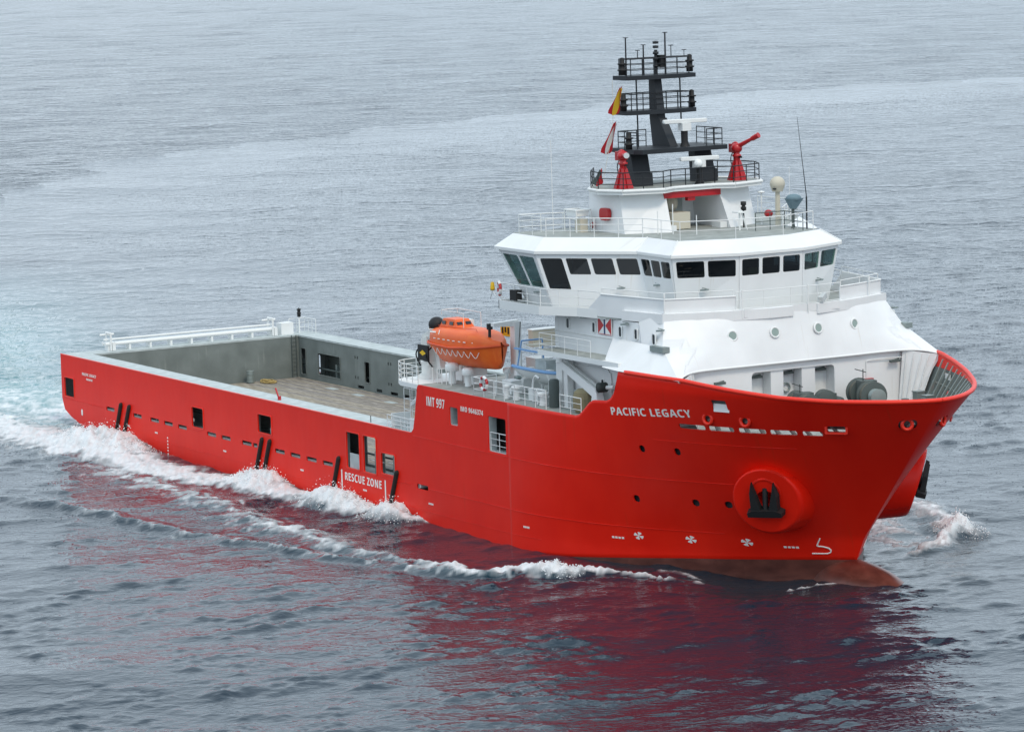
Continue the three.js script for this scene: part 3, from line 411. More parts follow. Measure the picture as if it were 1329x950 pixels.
// ------------------------------------------------------------------ forecastle deck and foredeck
const mir = pts => [...pts, ...pts.slice().reverse().map(([x, z]) => [x, -z])];
{
  const fd = group('forecastle_deck', ship);
  const half = []; for (let i = 0; i <= 50; i++) { const x = 52.42 + (88.0 - 52.42) * Math.sin(i / 50 * Math.PI / 2); half.push([x, Math.max(hullZ(x + 0.25, FOC - 0.35) - 0.12, 0.05)]); }
  new MB().prism(mir(half), FOC - 0.16, FOC - 0.02).build('deck_plating', M.deckGrey, fd);
  // rounded balcony for the deck crane
  const bal = [[52.4, 9.92], [50.2, 9.85], [49.3, 9.5], [48.9, 8.9], [48.8, 8], [48.8, 5.6], [52.4, 5.6]];
  new MB().prism(bal, FOC - 0.3, FOC - 0.03).build('balcony', M.whiteTrim, fd);
  railing('balcony_railing', bal.slice(0, 6).map(([x, z]) => [x, FOC - 0.03, z * 0.995]), M.whiteTrim, fd, { h: 1.1, courses: 4, step: 0.8 });
  const leg = new MB(); for (const [x, z] of [[49.6, 6.2], [49.6, 8.2]]) leg.bar([x, DECK, z], [x, FOC - 0.3, z], 0.16, 10); leg.build('balcony_post', M.whiteTrim, fd);
  // rails along the open part of the forecastle deck
  railing('deck_railing', [[58.8, FOC, 9.75], [66.9, FOC, 9.75]], M.whiteTrim, fd, { h: 1.05, courses: 3, step: 1.15 });
  railing('deck_railing', [[68.4, FOC, 9.75], [70.6, FOC, 9.72]], M.whiteTrim, fd, { h: 1.0, courses: 3, step: 1.0 });
  railing('deck_railing', [[58.8, FOC, 9.75], [58.8, FOC, 8.2]], M.whiteTrim, fd, { h: 1.05, courses: 3, step: 1.4 });
  railing('deck_railing', [[52.7, FOC, -9.7], [70.6, FOC, -9.7]], M.whiteTrim, fd, { h: 1.05, courses: 3, step: 1.4 });
  railing('hull_door_railing', [[60.8, 5.45, 9.84], [62.7, 5.45, 9.84]], M.whiteTrim, fd, { h: 1.1, courses: 3, step: 0.95 });
  // space behind the door and the narrow window in the red side
  new MB().box(55.5, 5.3, 8.2, 63.5, 5.42, 9.9).box(55.5, 5.42, 8.1, 63.5, 8.3, 8.2).box(63.4, 5.42, 8.2, 63.5, 8.3, 9.85).box(58.6, 5.42, 8.2, 58.75, 8.3, 9.9).box(55.4, 5.42, 8.2, 55.5, 8.3, 9.9).build('side_passage', M.grey, fd);
  for (const [x0, y0, x1, y1] of PORTS.slice(6)) { const m = new MB(); m.box(x0 - 0.02, y0, 9.45, x0 + 0.04, y1, 9.93); m.box(x1 - 0.04, y0, 9.45, x1 + 0.02, y1, 9.93); m.box(x0, y0 - 0.03, 9.45, x1, y0 + 0.04, 9.925); m.build('reveal', M.cap, fd); }
  // stair and white coaming where the cargo rail ends
  new MB().box(48.4, RAIL + 0.02, 8.3, 48.5, 6.3, 9.6).build('coaming', M.whiteTrim, fd); new MB().box(51.0, RAIL + 0.02, 9.6, 52.2, 6.3, 9.75).build('coaming', M.whiteTrim, fd);
  railing('ladder_railing', [[48.2, RAIL, 9.75], [51.6, RAIL, 9.75]], M.whiteTrim, fd, { h: 0.75, courses: 3, step: 0.85 });
  railing('ladder_railing', [[50.3, RAIL, 8.6], [50.3, RAIL, 9.7], [51.8, RAIL, 9.7]], M.whiteTrim, fd, { h: 2.6, courses: 4, step: 0.7 });
  new MB().obox([51.2, 7.3, 9.4], 0.9, 0.22, 0.3, 0, 0, 0.5).build('floodlight', M.whiteTrim, fd);
  // foredeck bulwark lining with stiffeners
  const rows = []; for (const y of [FOC - 0.02, 9.2, 9.9, 10.5]) { const row = []; for (let i = 0; i <= 60; i++) { const x = 78.5 + (stemX(y) - 0.22 - 78.5) * Math.sin(i / 60 * Math.PI / 2); row.push([x, Math.min(y, topY(x) - 0.02), Math.max(hullZ(x, y) - 0.17, 0)]); } rows.push([...row, ...row.slice(0, -1).reverse().map(([x, yy, z]) => [x, yy, -z])]); }
  // (slots stay open: the lining starts above them)
  new MB().grid(rows.map((r, k) => k ? r : r.map(([x, y, z]) => [x, 8.88, z]))).build('bulwark_lining', M.winch, fd);
  for (let i = 0; i < 18; i++) { const f = (i + 0.5) / 18, x = 79.6 + 9.6 * Math.sin(f * Math.PI / 2); for (const s of [1, -1]) { const yb = FOC, yt = topY(x) - 0.1, zb = hullZ(x, yb) - 0.35, zt = hullZ(x, yt) - 0.2; if (zb < 0.2) continue; const m = new MB(); m.loft([[x - 0.03, yb, s * (zb - 0.3)], [x + 0.03, yb, s * (zb - 0.3)], [x + 0.03, yb, s * zb], [x - 0.03, yb, s * zb]], [[x - 0.03, yt, s * (zt - 0.08)], [x + 0.03, yt, s * (zt - 0.08)], [x + 0.03, yt, s * zt], [x - 0.03, yt, s * zt]]); m.build('bulwark_stay', M.bronze, fd); } }
  for (const s of [1, -1]) { const pts = []; for (let i = 0; i <= 30; i++) { const x = 79.4 + 9.6 * Math.sin(i / 30 * Math.PI / 2) , y = 9.75; pts.push(V(x, y, s * Math.max(0.1, hullZ(x, y) - 0.26))); } new MB().add(new THREE.TubeGeometry(new THREE.CatmullRomCurve3(pts), 60, 0.05, 6)).build('stiffener', M.bronze, fd); }
}
// ------------------------------------------------------------------ deckhouse
const house = group('deckhouse', ship);
{
  const side = new MB(); side.prism(mir([[65.2, 8], [75.2, 8], [76.1, 6.9], [76.72, 6.0]]), FOC - 0.02, 12.7);
  side.loft(mir([[65.2, 8], [74.2, 8], [75.1, 7.2], [76.6, 3], [76.8, 0.5]]).map(([x, z]) => [x, 12.7, z]), mir([[65.2, 7.98], [73.9, 7.92], [74.6, 7.0], [76.4, 3], [76.6, 0.5]]).map(([x, z]) => [x, 13.85, z]), false, false);
  side.box(76.7, FOC, 3.12, 77.6, 11.4, 7.2); side.box(76.7, FOC, -7.2, 77.6, 11.4, -2.5); side.box(76.7, 11.1, -6.6, 77.3, 11.45, 6.6); side.build('wall', M.white, house);
  // sloping front shield down to the bulwark
  const L = [[79.15, 11.2, 8.8], [78.5, 11.42, 8.0], [78.0, 11.5, 6.6], [77.95, 11.5, 3], [77.95, 11.5, 0]], Mi = [[76.5, 12.7, 8.1], [76.95, 12.7, 7.1], [77.4, 12.7, 5.2], [77.62, 12.7, 2.6], [77.66, 12.7, 0]], U = [[75.5, 14.46, 7.27], [76.2, 14.46, 5.7], [76.85, 14.46, 3.8], [77.12, 14.46, 1.9], [77.2, 14.46, 0]];
  const full = a => [...a, ...a.slice(0, -1).reverse().map(([x, y, z]) => [x, y, -z])];
  const sub = (a, b, n) => { const r = []; for (let k = 0; k <= n; k++) r.push(a.map((p, i) => p.map((v, c) => mix(v, b[i][c], k / n)))); return r; };
  const dense = a => { const f = full(a), r = []; for (let i = 0; i + 1 < f.length; i++) for (let k = 0; k < 8; k++) { const p0 = f[Math.max(i - 1, 0)], p1 = f[i], p2 = f[i + 1], p3 = f[Math.min(i + 2, f.length - 1)], t = k / 8; r.push([0, 1, 2].map(c => 0.5 * (2 * p1[c] + (p2[c] - p0[c]) * t + (2 * p0[c] - 5 * p1[c] + 4 * p2[c] - p3[c]) * t * t + (3 * p1[c] - p0[c] - 3 * p2[c] + p3[c]) * t * t * t))); } r.push(f[f.length - 1]); return r; };
  const dl = dense(L), dm = dense(Mi), du = dense(U);
  const sd = new MB(); sd.grid([...sub(dl, dm, 4), ...sub(dm, du, 4).slice(1)]); sd.grid([dl.map(([x, y, z]) => [x - 0.02, y - 0.1, z * 0.995]), dl]); sd.grid([dl.map(([x, y, z]) => [x - 0.6, y - 0.1, z * 0.97]), dl.map(([x, y, z]) => [x - 0.02, y - 0.1, z * 0.995])]);
  sd.build('front_shield', M.white, house);
  // rounded lip round the lower edge of the shield
  new MB().add(new THREE.TubeGeometry(new THREE.CatmullRomCurve3(dl.map(([x, y, z]) => V(x, y - 0.04, z))), 90, 0.06, 6)).build('shield_lip', M.whiteTrim, house);
  for (const s of [1, -1]) {
    // sloping skirts at the sides, from the bulwark up to the wall
    const A = [[72.6, 11.42, 9.55], [74.4, 11.4, 9.7], [77, 11.32, 9.25], [79.15, 11.2, 8.8]], B = [[71.4, 12.8, 8.03], [73.3, 12.8, 8.05], [75, 12.76, 8.08], [76.5, 12.7, 8.1]], Cc = [[72.2, 14.46, 7.9], [73.2, 14.46, 7.75], [74.4, 14.46, 7.5], [75.5, 14.46, 7.27]];
    const f = a => a.map(([x, y, z]) => [x, y, s * z]);
    const B2 = [[74.3, 12.76, 8.03], [75.4, 12.74, 8.07], [76.5, 12.7, 8.1]], C2 = [[74.0, 13.9, 7.97], [74.8, 14.2, 7.7], [75.5, 14.46, 7.27]];
    const k = new MB(); k.grid([f(A), f(B)]); k.grid([f(B2), f(C2)]); k.quad(f(A)[0], f(B)[0], [71.4, 11.42, s * 8.03], [72.6, 11.42, s * 8.03]); k.build('side_skirt', M.white, house);
    // strake where the skirt meets the wall
    new MB().poly([[65.2, 12.72, s * 8.02], [73.3, 12.78, s * 8.06]], 0.03, 5).build('wall_strake', M.whiteTrim, house);
    // side deck at the second level
    new MB().box(65.7, 11.5, s * 7.9, 74.2, 11.78, s * 9.5).build('side_deck', M.whiteTrim, house);
    new MB().box(65.75, 11.785, s * 8.05, 72.4, 11.8, s * 9.45).build('side_deck_covering', M.deckGrey, house);
    railing('side_deck_railing', [[65.75, 11.78, s * 8.1], [65.75, 11.78, s * 9.4], [71.2, 11.78, s * 9.4]], M.whiteTrim, house, { h: 0.95, courses: 3, step: 1.5, r: 0.02 });
    // windows of the accommodation
    for (const [x, y] of [[66.65, 13.23], [69.4, 13.23], [72.15, 13.22], [73.75, 13.22]]) windowUnit(x, y, s); windowUnit(75.6, 13.1, s, 0.035);
    for (const [x, y] of [[70.2, 10.1], [67.8, 10.1]]) windowUnit(x, y, s);
    new MB().box(75.7, 12.5, s * 7.95, 77.0, 12.8, s * 8.4).build('side_light_screen', M.bronze, house);
    for (const [x, y, z] of [[68.6, 13.75, 8.15], [72.8, 13.7, 8.15], [76.0, 13.6, 7.9], [68.4, 11.4, 8.3]]) floodlight(house, [x, y, s * z], s);
  }
  function windowUnit(x, y, s, dz = 0) { const m = new MB(); const f = rrect(-0.19, -0.33, 0.19, 0.33, 0.15); f.holes.push(rrect(-0.13, -0.27, 0.13, 0.27, 0.1, THREE.Path)); m.extrude(f, 0.06, T(x, y, s > 0 ? 7.99 + dz : -8.05 - dz)); m.build('window_frame', M.whiteTrim, house); new MB().extrude(rrect(-0.13, -0.27, 0.13, 0.27, 0.1), 0.02, T(x, y, s > 0 ? 8.004 + dz : -8.024 - dz)).build('window_pane', darkPane, house); }
  // portholes in the shield
  for (const [x, y, z] of [[77.35, 13.12, 4.1], [77.6, 13.12, 1.45], [77.6, 13.12, -1.45], [77.35, 13.12, -4.1]]) { const n = [0.96, 0.2, z * 0.06]; const c = [x + 0.03, y, z]; new MB().torus(c, 0.27, 0.055, n, 24).build('porthole_rim', M.whiteTrim, house); const g = new THREE.CylinderGeometry(0.25, 0.25, 0.05, 20); const q = new THREE.Quaternion().setFromUnitVectors(UP, V(...n).normalize()); new MB().add(g, new THREE.Matrix4().compose(V(...c), q, V(1, 1, 1))).build('porthole_glass', palePane, house); }
  // front wall facing the foredeck, with its recess
  const fw = shapeOf([[-8.0, FOC], [8.0, FOC], [8.0, 11.45], [-8.0, 11.45]]); fw.holes.push(rrect(-3.1, FOC + 0.05, 2.45, 11.02, 0.28, THREE.Path));
  new MB().extrude(fw, 0.08, new THREE.Matrix4().makeRotationY(Math.PI / 2).setPosition(77.62, 0, 0)).build('front_wall', M.white, house);
  const rc = new MB(); for (const [z, w] of [[1.35, 0.42], [-0.75, 0.45]]) rc.box(76.86, FOC, z - w, 77.6, 11.04, z + w); rc.box(76.74, FOC, -2.5, 76.8, 11.06, 3.12); rc.box(76.8, 11.04, -2.5, 77.6, 11.1, 3.12); rc.build('recess', M.white, house);
  // note: wall prism is cut back behind the recess by these inner faces
  for (const z of [2.4, 0.3, -1.85]) { const d = new MB(); d.extrude(rrect(-0.42, 0, 0.42, 1.95, 0.15), 0.06, new THREE.Matrix4().makeRotationY(Math.PI / 2)  .setPosition(76.79, FOC + 0.1, z)); d.build('recess_door', M.whiteTrim, house); }
  { const m = new MB(); m.torus([76.95, 9.9, 0.3], 0.24, 0.05, [1, 0, 0], 20); m.build('recess_ring', M.bronze, house); }
  for (const [x, y, z] of [[77.0, 10.75, 2.4], [77.0, 10.8, 0.3], [77.0, 10.8, -1.9], [77.85, 10.95, -6.4], [77.85, 10.75, 5.4]]) { const m = new MB(); m.bar([x - 0.1, y, z - 0.42], [x + 0.25, y - 0.05, z + 0.42], 0.05, 6); m.box(x, y - 0.13, z - 0.35, x + 0.22, y, z + 0.3); m.build('floodlight', M.winch, house); }
  new MB().tube([[77.75, 11.0, -4.6], [77.8, 11.05, -4.8], [77.85, 11.05, -7.2]], 0.03, 6).tube([[77.75, 11.0, -4.6], [77.75, 9.9, -4.6], [77.75, 8.8, -4.6]], 0.03, 6).build('wall_pipe', M.whiteTrim, house);
  new MB().box(77.75, 9.3, -4.95, 77.95, 10.05, -4.35).build('fire_box', M.fire, house);
  // white wings from the shield down to the foredeck
  for (const s of [1, -1]) { const m = new MB(); m.grid([0, 0.35, 0.7, 1].map(t => [0, 0.25, 0.5, 0.75, 1].map(u => { const top = [mix(77.9, 79.15, u), mix(11.45, 11.15, u), s * mix(7.0, 8.75, u)], bot = [mix(77.75, 78.9, u), FOC, s * (mix(6.8, hullZ(79, FOC) - 0.3, u))]; return top.map((v, c) => mix(bot[c], v, t)).map((v, c) => c === 0 ? v - 0.25 * Math.sin(t * Math.PI) * u : v); }))); m.build('bulwark_wing', M.white, house);
    for (let k = 0; k < 5; k++) { const u = (k + 0.5) / 5; new MB().bar([mix(77.8, 78.95, u) + 0.04, FOC, s * mix(6.8, hullZ(79, FOC) - 0.3, u)], [mix(77.9, 79.1, u) + 0.02, mix(11.4, 11.1, u), s * mix(7.0, 8.72, u)], 0.03, 5).build('wing_stay', M.whiteTrim, house); } }
}
function floodlight(parent, [x, y, z], s) { const m = new MB(); m.obox([x, y, z], 0.42, 0.09, 0.2, 0, 0.3, 0.1); m.bar([x - 0.2, y + 0.12, z], [x + 0.1, y + 0.02, z - s * 0.25], 0.025, 5); m.build('floodlight', M.bronze, parent); }
// painted house flag board on the starboard wall
{
  const b = group('flag_board', ship), x = 70.6, y = 13.44, w = 0.68, h = 0.48, z = 8.06;
  new MB().box(x - w - 0.03, y - h - 0.03, z - 0.03, x + w + 0.03, y + h + 0.03, z).build('backing', M.whiteTrim, b);
  for (const s of [1, -1]) new MB().extrude(shapeOf([[x + s * w, y - h], [x + s * w, y + h], [x + s * 0.09, y]]), 0.012, T(0, 0, z + 0.002)).build('red_triangle', M.fire, b);
  new MB().box(x - 0.06, y - h, z + 0.004, x + 0.06, y + h, z + 0.022).build('blue_stripe', M.blueDark, b);
  const e = new MB(); e.box(x - w, y - h - 0.03, z, x + w, y - h, z + 0.02); e.box(x - w, y + h, z, x + w, y + h + 0.03, z + 0.02); e.build('border', M.fire, b);
}
// ------------------------------------------------------------------ bridge deck
{
  const bd = group('bridge_deck', ship);
  const half = [[62.0, 9.75], [66.4, 9.75], [68.6, 8.6], [71.4, 8.1], [75.5, 7.25], [76.85, 3.8], [77.15, 1]];
  new MB().prism(mir(half), 13.86, 14.04).build('deck_plating', M.deckGrey, bd);
  const strip = (pts, y0, y1, t = 0.06) => { const m = new MB(); for (let i = 0; i + 1 < pts.length; i++) { const [a, b] = [pts[i], pts[i + 1]], dx = b[0] - a[0], dz = b[1] - a[1], l = Math.hypot(dx, dz), nx = -dz / l * t, nz = dx / l * t; m.loft([[a[0], y0, a[1]], [b[0], y0, b[1]], [b[0] + nx, y0, b[1] + nz], [a[0] + nx, y0, a[1] + nz]], [[a[0], y1, a[1]], [b[0], y1, b[1]], [b[0] + nx, y1, b[1] + nz], [a[0] + nx, y1, a[1] + nz]]); } return m; };
  for (const s of [1, -1]) {
    const f = a => a.map(([x, z]) => [x, s * z]);
    strip(f([[61.98, 5.5], [61.98, 9.78], [66.42, 9.78], [68.62, 8.62], [70.9, 8.18]]), 13.82, 14.32, s * -0.06).build('deck_coaming', M.whiteTrim, bd);
    const bul = [[70.6, 8.25], [71.4, 8.12], [75.52, 7.3], [76.3, 5.3], [76.88, 3.5]];
    const m = strip(f(bul), 13.95, 15.18, s * -0.07); m.build('bulwark', M.white, bd);
    // sloping end of the bulwark
    new MB().loft([[70.6, 13.95, s * 8.25], [69.0, 13.95, s * 8.5], [69.0, 13.95, s * 8.44], [70.6, 13.95, s * 8.18]], [[70.6, 15.18, s * 8.25], [70.5, 15.1, s * 8.27], [70.5, 15.1, s * 8.2], [70.6, 15.18, s * 8.18]]).build('bulwark_end', M.white, bd);
    new MB().poly(f(bul).map(([x, z]) => [x, 15.2, z]), 0.05, 6).build('bulwark_cap', M.whiteTrim, bd);
    railing('bridge_wing_railing', [[62.1, 14.04, s * 9.65], [66.4, 14.04, s * 9.65], [68.6, 14.04, s * 8.5], [70.4, 14.04, s * 8.2]], M.whiteTrim, bd, { h: 1.25, courses: 3, step: 1.6 });
    railing('bulwark_railing', f([[70.6, 8.18], [71.4, 8.05], [75.4, 7.2], [76.8, 3.6]]).map(([x, z]) => [x, 15.18, z]), M.whiteTrim, bd, { h: 0.35, courses: 1, step: 2.2, r: 0.022 });
    // raised proud fascia of the front
    strip(f([[72.5, 8.14], [75.72, 7.54], [76.5, 5.7], [77.14, 3.75], [77.45, 1.6]]), 13.9, 14.44, s * -0.3).build('fascia', M.white, bd);
  }
  strip([[77.46, 1.6], [77.46, 0.05]], 13.9, 14.44, -0.3).build('fascia', M.white, bd);
  strip([[77.2, 3.2], [77.25, -3.2]], 14.04, 14.48, 0.06).build('low_bulwark', M.white, bd);
  railing('front_railing', [[76.9, 14.04, 3.5], [77.1, 14.04, 1.8], [77.15, 14.04, -1.8], [76.9, 14.04, -3.5]], M.whiteTrim, bd, { h: 1.4, courses: 3, step: 1.8, r: 0.022 });
  for (const [x, z] of [[77.2, 3.3], [77.35, -1.0], [75.7, 7.4], [76.2, -6.0]]) new MB().bar([x, 14.0, z], [x, 15.3, z], 0.035, 6).bar([x, 15.3, z], [x, 15.55, z], 0.06, 6).build('jackstaff', M.whiteTrim, bd);
  { const m = new MB(); m.obox([77.3, 14.75, -2.0], 0.3, 0.3, 0.55, 0.4, 0.5, 0); m.bar([77.2, 14.1, -2.0], [77.3, 14.7, -2.0], 0.05, 6); m.build('searchlight', M.lamp, bd); }
}
// ------------------------------------------------------------------ wheelhouse
{
  const wh = group('wheelhouse', ship);
  const Y0 = 14.05, Y1 = 17.22;
  const top = [[61.8, 9.5], [65.85, 9.55], [70.3, 5.5], [73.78, 5.58], [75.22, 2.12]], bot = [[64.0, 8.85], [66.7, 8.9], [71.1, 5.15], [73.45, 5.05], [75.05, 2.1]];
  // facets in order from the starboard after corner round the front to the port after corner
  const ring = (a) => [...a, ...a.slice().reverse().map(([x, z]) => [x, -z])], tp = ring(top), bt = ring(bot);
  const winF1 = [[0.06, 0.48, 1.25, 2.95], [0.53, 0.94, 1.25, 2.95]], winF2 = [[0.03, 0.245, 1.15, 2.92], [0.28, 0.49, 2.02, 2.92], [0.525, 0.735, 2.02, 2.92], [0.77, 0.975, 2.02, 2.92]], winF3 = [[0.06, 0.33, 2.0, 2.92], [0.37, 0.64, 2.0, 2.92], [0.68, 0.95, 2.0, 2.92]], winF4 = [[0.05, 0.475, 2.04, 2.95], [0.53, 0.955, 2.04, 2.95]], winF5 = [[0.04, 0.31, 2.04, 2.95], [0.36, 0.64, 2.04, 2.95], [0.69, 0.96, 2.04, 2.95]];
  const rev = w => w.map(([a, b, c, d]) => [1 - b, 1 - a, c, d]).reverse();
  const wins = [winF1, winF2, winF3, winF4, winF5, rev(winF4), rev(winF3), rev(winF2), rev(winF1)];
  const facet = (bA, bB, tA, tB, list, glass) => {
    const h = Y1 - Y0, w = (Math.hypot(bB[0] - bA[0], bB[1] - bA[1]) + Math.hypot(tB[0] - tA[0], tB[1] - tA[1])) / 2;
    const map = (u, v, d) => { const b = [mix(bA[0], bB[0], u / w), mix(bA[1], bB[1], u / w)], t = [mix(tA[0], tB[0], u / w), mix(tA[1], tB[1], u / w)], k = v / h; const n = [bB[1] - bA[1], bA[0] - bB[0]], l = Math.hypot(...n), sgn = 1; return [mix(b[0], t[0], k) - sgn * n[0] / l * d, mix(Y0, Y1, k), mix(b[1], t[1], k) - sgn * n[1] / l * d]; };
    const warp = (g) => { g = clean(g); const p = g.attributes.position; for (let i = 0; i < p.count; i++) p.setXYZ(i, ...map(p.getX(i), p.getY(i), p.getZ(i))); g.computeVertexNormals(); return g; };
    const sh = shapeOf([[0, 0], [w, 0], [w, h], [0, h]]);
    for (const [a, b, c, d] of list) sh.holes.push(rrect(a * w, c, b * w, d, 0.11, THREE.Path));
    const m = new MB(); m.g.push(warp(new THREE.ExtrudeGeometry(sh, { depth: 0.1, bevelEnabled: false, curveSegments: 5 }))); m.build('wall', M.white, wh);
    for (const [a, b, c, d] of list) {
      const gl = new MB(); gl.g.push(warp(new THREE.ShapeGeometry(rrect(a * w - 0.03, c - 0.03, b * w + 0.03, d + 0.03, 0.1), 5).translate(0, 0, 0.07))); gl.build('window', glass, wh);
      const fr = rrect(a * w - 0.05, c - 0.05, b * w + 0.05, d + 0.05, 0.14); fr.holes.push(rrect(a * w, c, b * w, d, 0.11, THREE.Path)); const fm = new MB(); fm.g.push(warp(new THREE.ExtrudeGeometry(fr, { depth: 0.03, bevelEnabled: false, curveSegments: 5 }).translate(0, 0, -0.025))); fm.build('window_frame', M.whiteTrim, wh);
    }
  };
  for (let i = 0; i < 9; i++) facet(bt[i], bt[i + 1], tp[i], tp[i + 1], wins[i], i === 0 || i === 5 ? M.greenGlass : M.glass);
  for (let i = 0; i < 10; i++) new MB().bar([bt[i][0], Y0, bt[i][1]], [tp[i][0], Y1, tp[i][1]], 0.05, 8).build('corner_post', M.white, wh);
  // after wall with its windows
  facet([64.0, -8.85], [64.0, 8.85], [61.8, -9.5], [61.8, 9.5], [[0.02, 0.1, 1.3, 2.9], [0.12, 0.2, 1.3, 2.9], [0.3, 0.38, 1.9, 2.9], [0.41, 0.49, 1.9, 2.9], [0.51, 0.59, 1.9, 2.9], [0.62, 0.7, 1.9, 2.9], [0.8, 0.88, 1.3, 2.9], [0.9, 0.98, 1.3, 2.9]], M.glass);
  // inside: floor, ceiling, consoles, chairs
  const ins = mir([[64.1, 8.6], [66.6, 8.6], [71, 5], [73.3, 4.9], [74.8, 2]]);
  new MB().prism(ins, Y0, Y0 + 0.05).build('floor', P({ color: '#6d7276', roughness: 0.8 }), wh);
  new MB().prism(mir(top.map(([x, z]) => [x - 0.1, z - 0.1])), Y1 - 0.02, Y1).build('ceiling', P({ color: '#c2c4c2', roughness: 0.8 }), wh);
  const con = new MB(); con.prism(mir([[73.2, 4.6], [74.4, 1.9]]).concat([[73.6, -1.8], [72.4, -4.3], [72.4, 4.3], [73.6, 1.8]].slice(0, 0)), Y0 + 0.06, Y0 + 0.07); con.box(72.2, Y0, -4.4, 73.1, 15.35, 4.4); con.box(73.1, Y0, -2.0, 74.2, 15.3, 2.0); con.box(65.3, Y0, 5.5, 66.3, 15.3, 8.2); con.box(65.3, Y0, -8.2, 66.3, 15.3, -5.5); con.box(65.4, Y0, -6.9, 65.6, Y1 - 0.04, 6.9); con.box(64.5, Y0, 6.7, 64.7, Y1 - 0.05, 8.35); con.build('console', P({ color: '#566577', roughness: 0.7 }), wh);
  for (const [x, z] of [[66.8, 7.5], [71.4, 1.6], [71.4, -1.6]]) { const c = new MB(); c.box(x - 0.3, 14.7, z - 0.3, x + 0.3, 14.85, z + 0.3); c.box(x - 0.35, 14.85, z - 0.28, x - 0.22, 16.0, z + 0.28); c.bar([x, Y0, z], [x, 14.7, z], 0.08, 8); c.build('chair', M.seatLeather, wh); }
  // roof: overhanging edge, sloping fascia, flat top
  const e = [[61.2, 9.45], [61.6, 9.75], [66.02, 9.75], [70.45, 5.72], [73.98, 5.78], [75.45, 2.2]], inr = [[61.7, 8.45], [62.0, 8.7], [65.55, 8.8], [70.05, 4.75], [73.2, 4.8], [74.5, 1.7]];
  const E1 = mir(e), I1 = mir(inr);
  new MB().loft(E1.map(([x, z]) => [x, Y1, z]), E1.map(([x, z]) => [x, 17.38, z]), true, false).build('roof_edge', M.whiteTrim, wh);
  new MB().loft(E1.map(([x, z]) => [x, 17.38, z]), I1.map(([x, z]) => [x, 18.08, z]), false, false).build('roof_fascia', M.white, wh);
  new MB().prism(I1, 17.9, 18.06).build('roof_top', M.deckGrey, wh);
  for (const [i, lx] of [[4, 0], [3, 0]]) for (const s of [1, -1]) { const a = e[i], b = inr[i]; new MB().bar([a[0], 17.4, s * a[1]], [b[0], 18.1, s * b[1]], 0.035, 5).build('roof_seam', M.whiteTrim, wh); }
  // rails round the roof
  railing('roof_railing', [[63.2, 18.06, 4.6], [62.0, 18.06, 8.3], [65.3, 18.06, 8.5], [69.5, 18.06, 4.7]], M.whiteTrim, wh, { h: 1.05, courses: 3, step: 1.5 });
  railing('roof_railing', [[69.5, 18.06, 4.7], [73.0, 18.06, 4.5], [74.2, 18.06, 1.6], [74.2, 18.06, -1.6], [73.0, 18.06, -4.5]], M.whiteTrim, wh, { h: 1.05, courses: 2, step: 2.2, r: 0.022 });
  railing('roof_railing', [[73.0, 18.06, -4.5], [69.8, 18.06, -4.6], [65.4, 18.06, -8.5], [62.0, 18.06, -8.3]], M.whiteTrim, wh, { h: 1.05, courses: 3, step: 1.5 });
  railing('monitor_frame_railing', [[71.2, 18.06, -1.8], [71.2, 18.06, -3.8], [73.0, 18.06, -3.8]], M.winch, wh, { h: 1.0, courses: 2, step: 0.9 });
  // wall lamps under the windows, wipers
  for (const [x, y, z] of [[69.9, 15.35, 6.6], [71.9, 15.6, 5.45], [74.4, 15.4, 4.0], [74.6, 15.4, -3.6], [65.2, 15.0, 9.2]]) floodlight(wh, [x + 0.15, y, z], 1);
  { const m = new MB(); m.box(63.2, 14.4, 9.35, 63.9, 15.0, 9.75); m.build('loudspeaker', M.black, wh); const n = new MB(); n.bar([63.3, 14.0, 9.5], [63.3, 14.4, 9.5], 0.05, 6); n.build('loudspeaker_post', M.whiteTrim, wh); }
  const tr = new MB(); tr.bar([75.3, 17.12, 1.6], [75.3, 17.12, -1.6], 0.04, 6); tr.bar([75.2, 17.12, -2.2], [74.0, 17.12, -5.2], 0.04, 6); tr.build('wiper_rail', M.whiteTrim, wh);
}
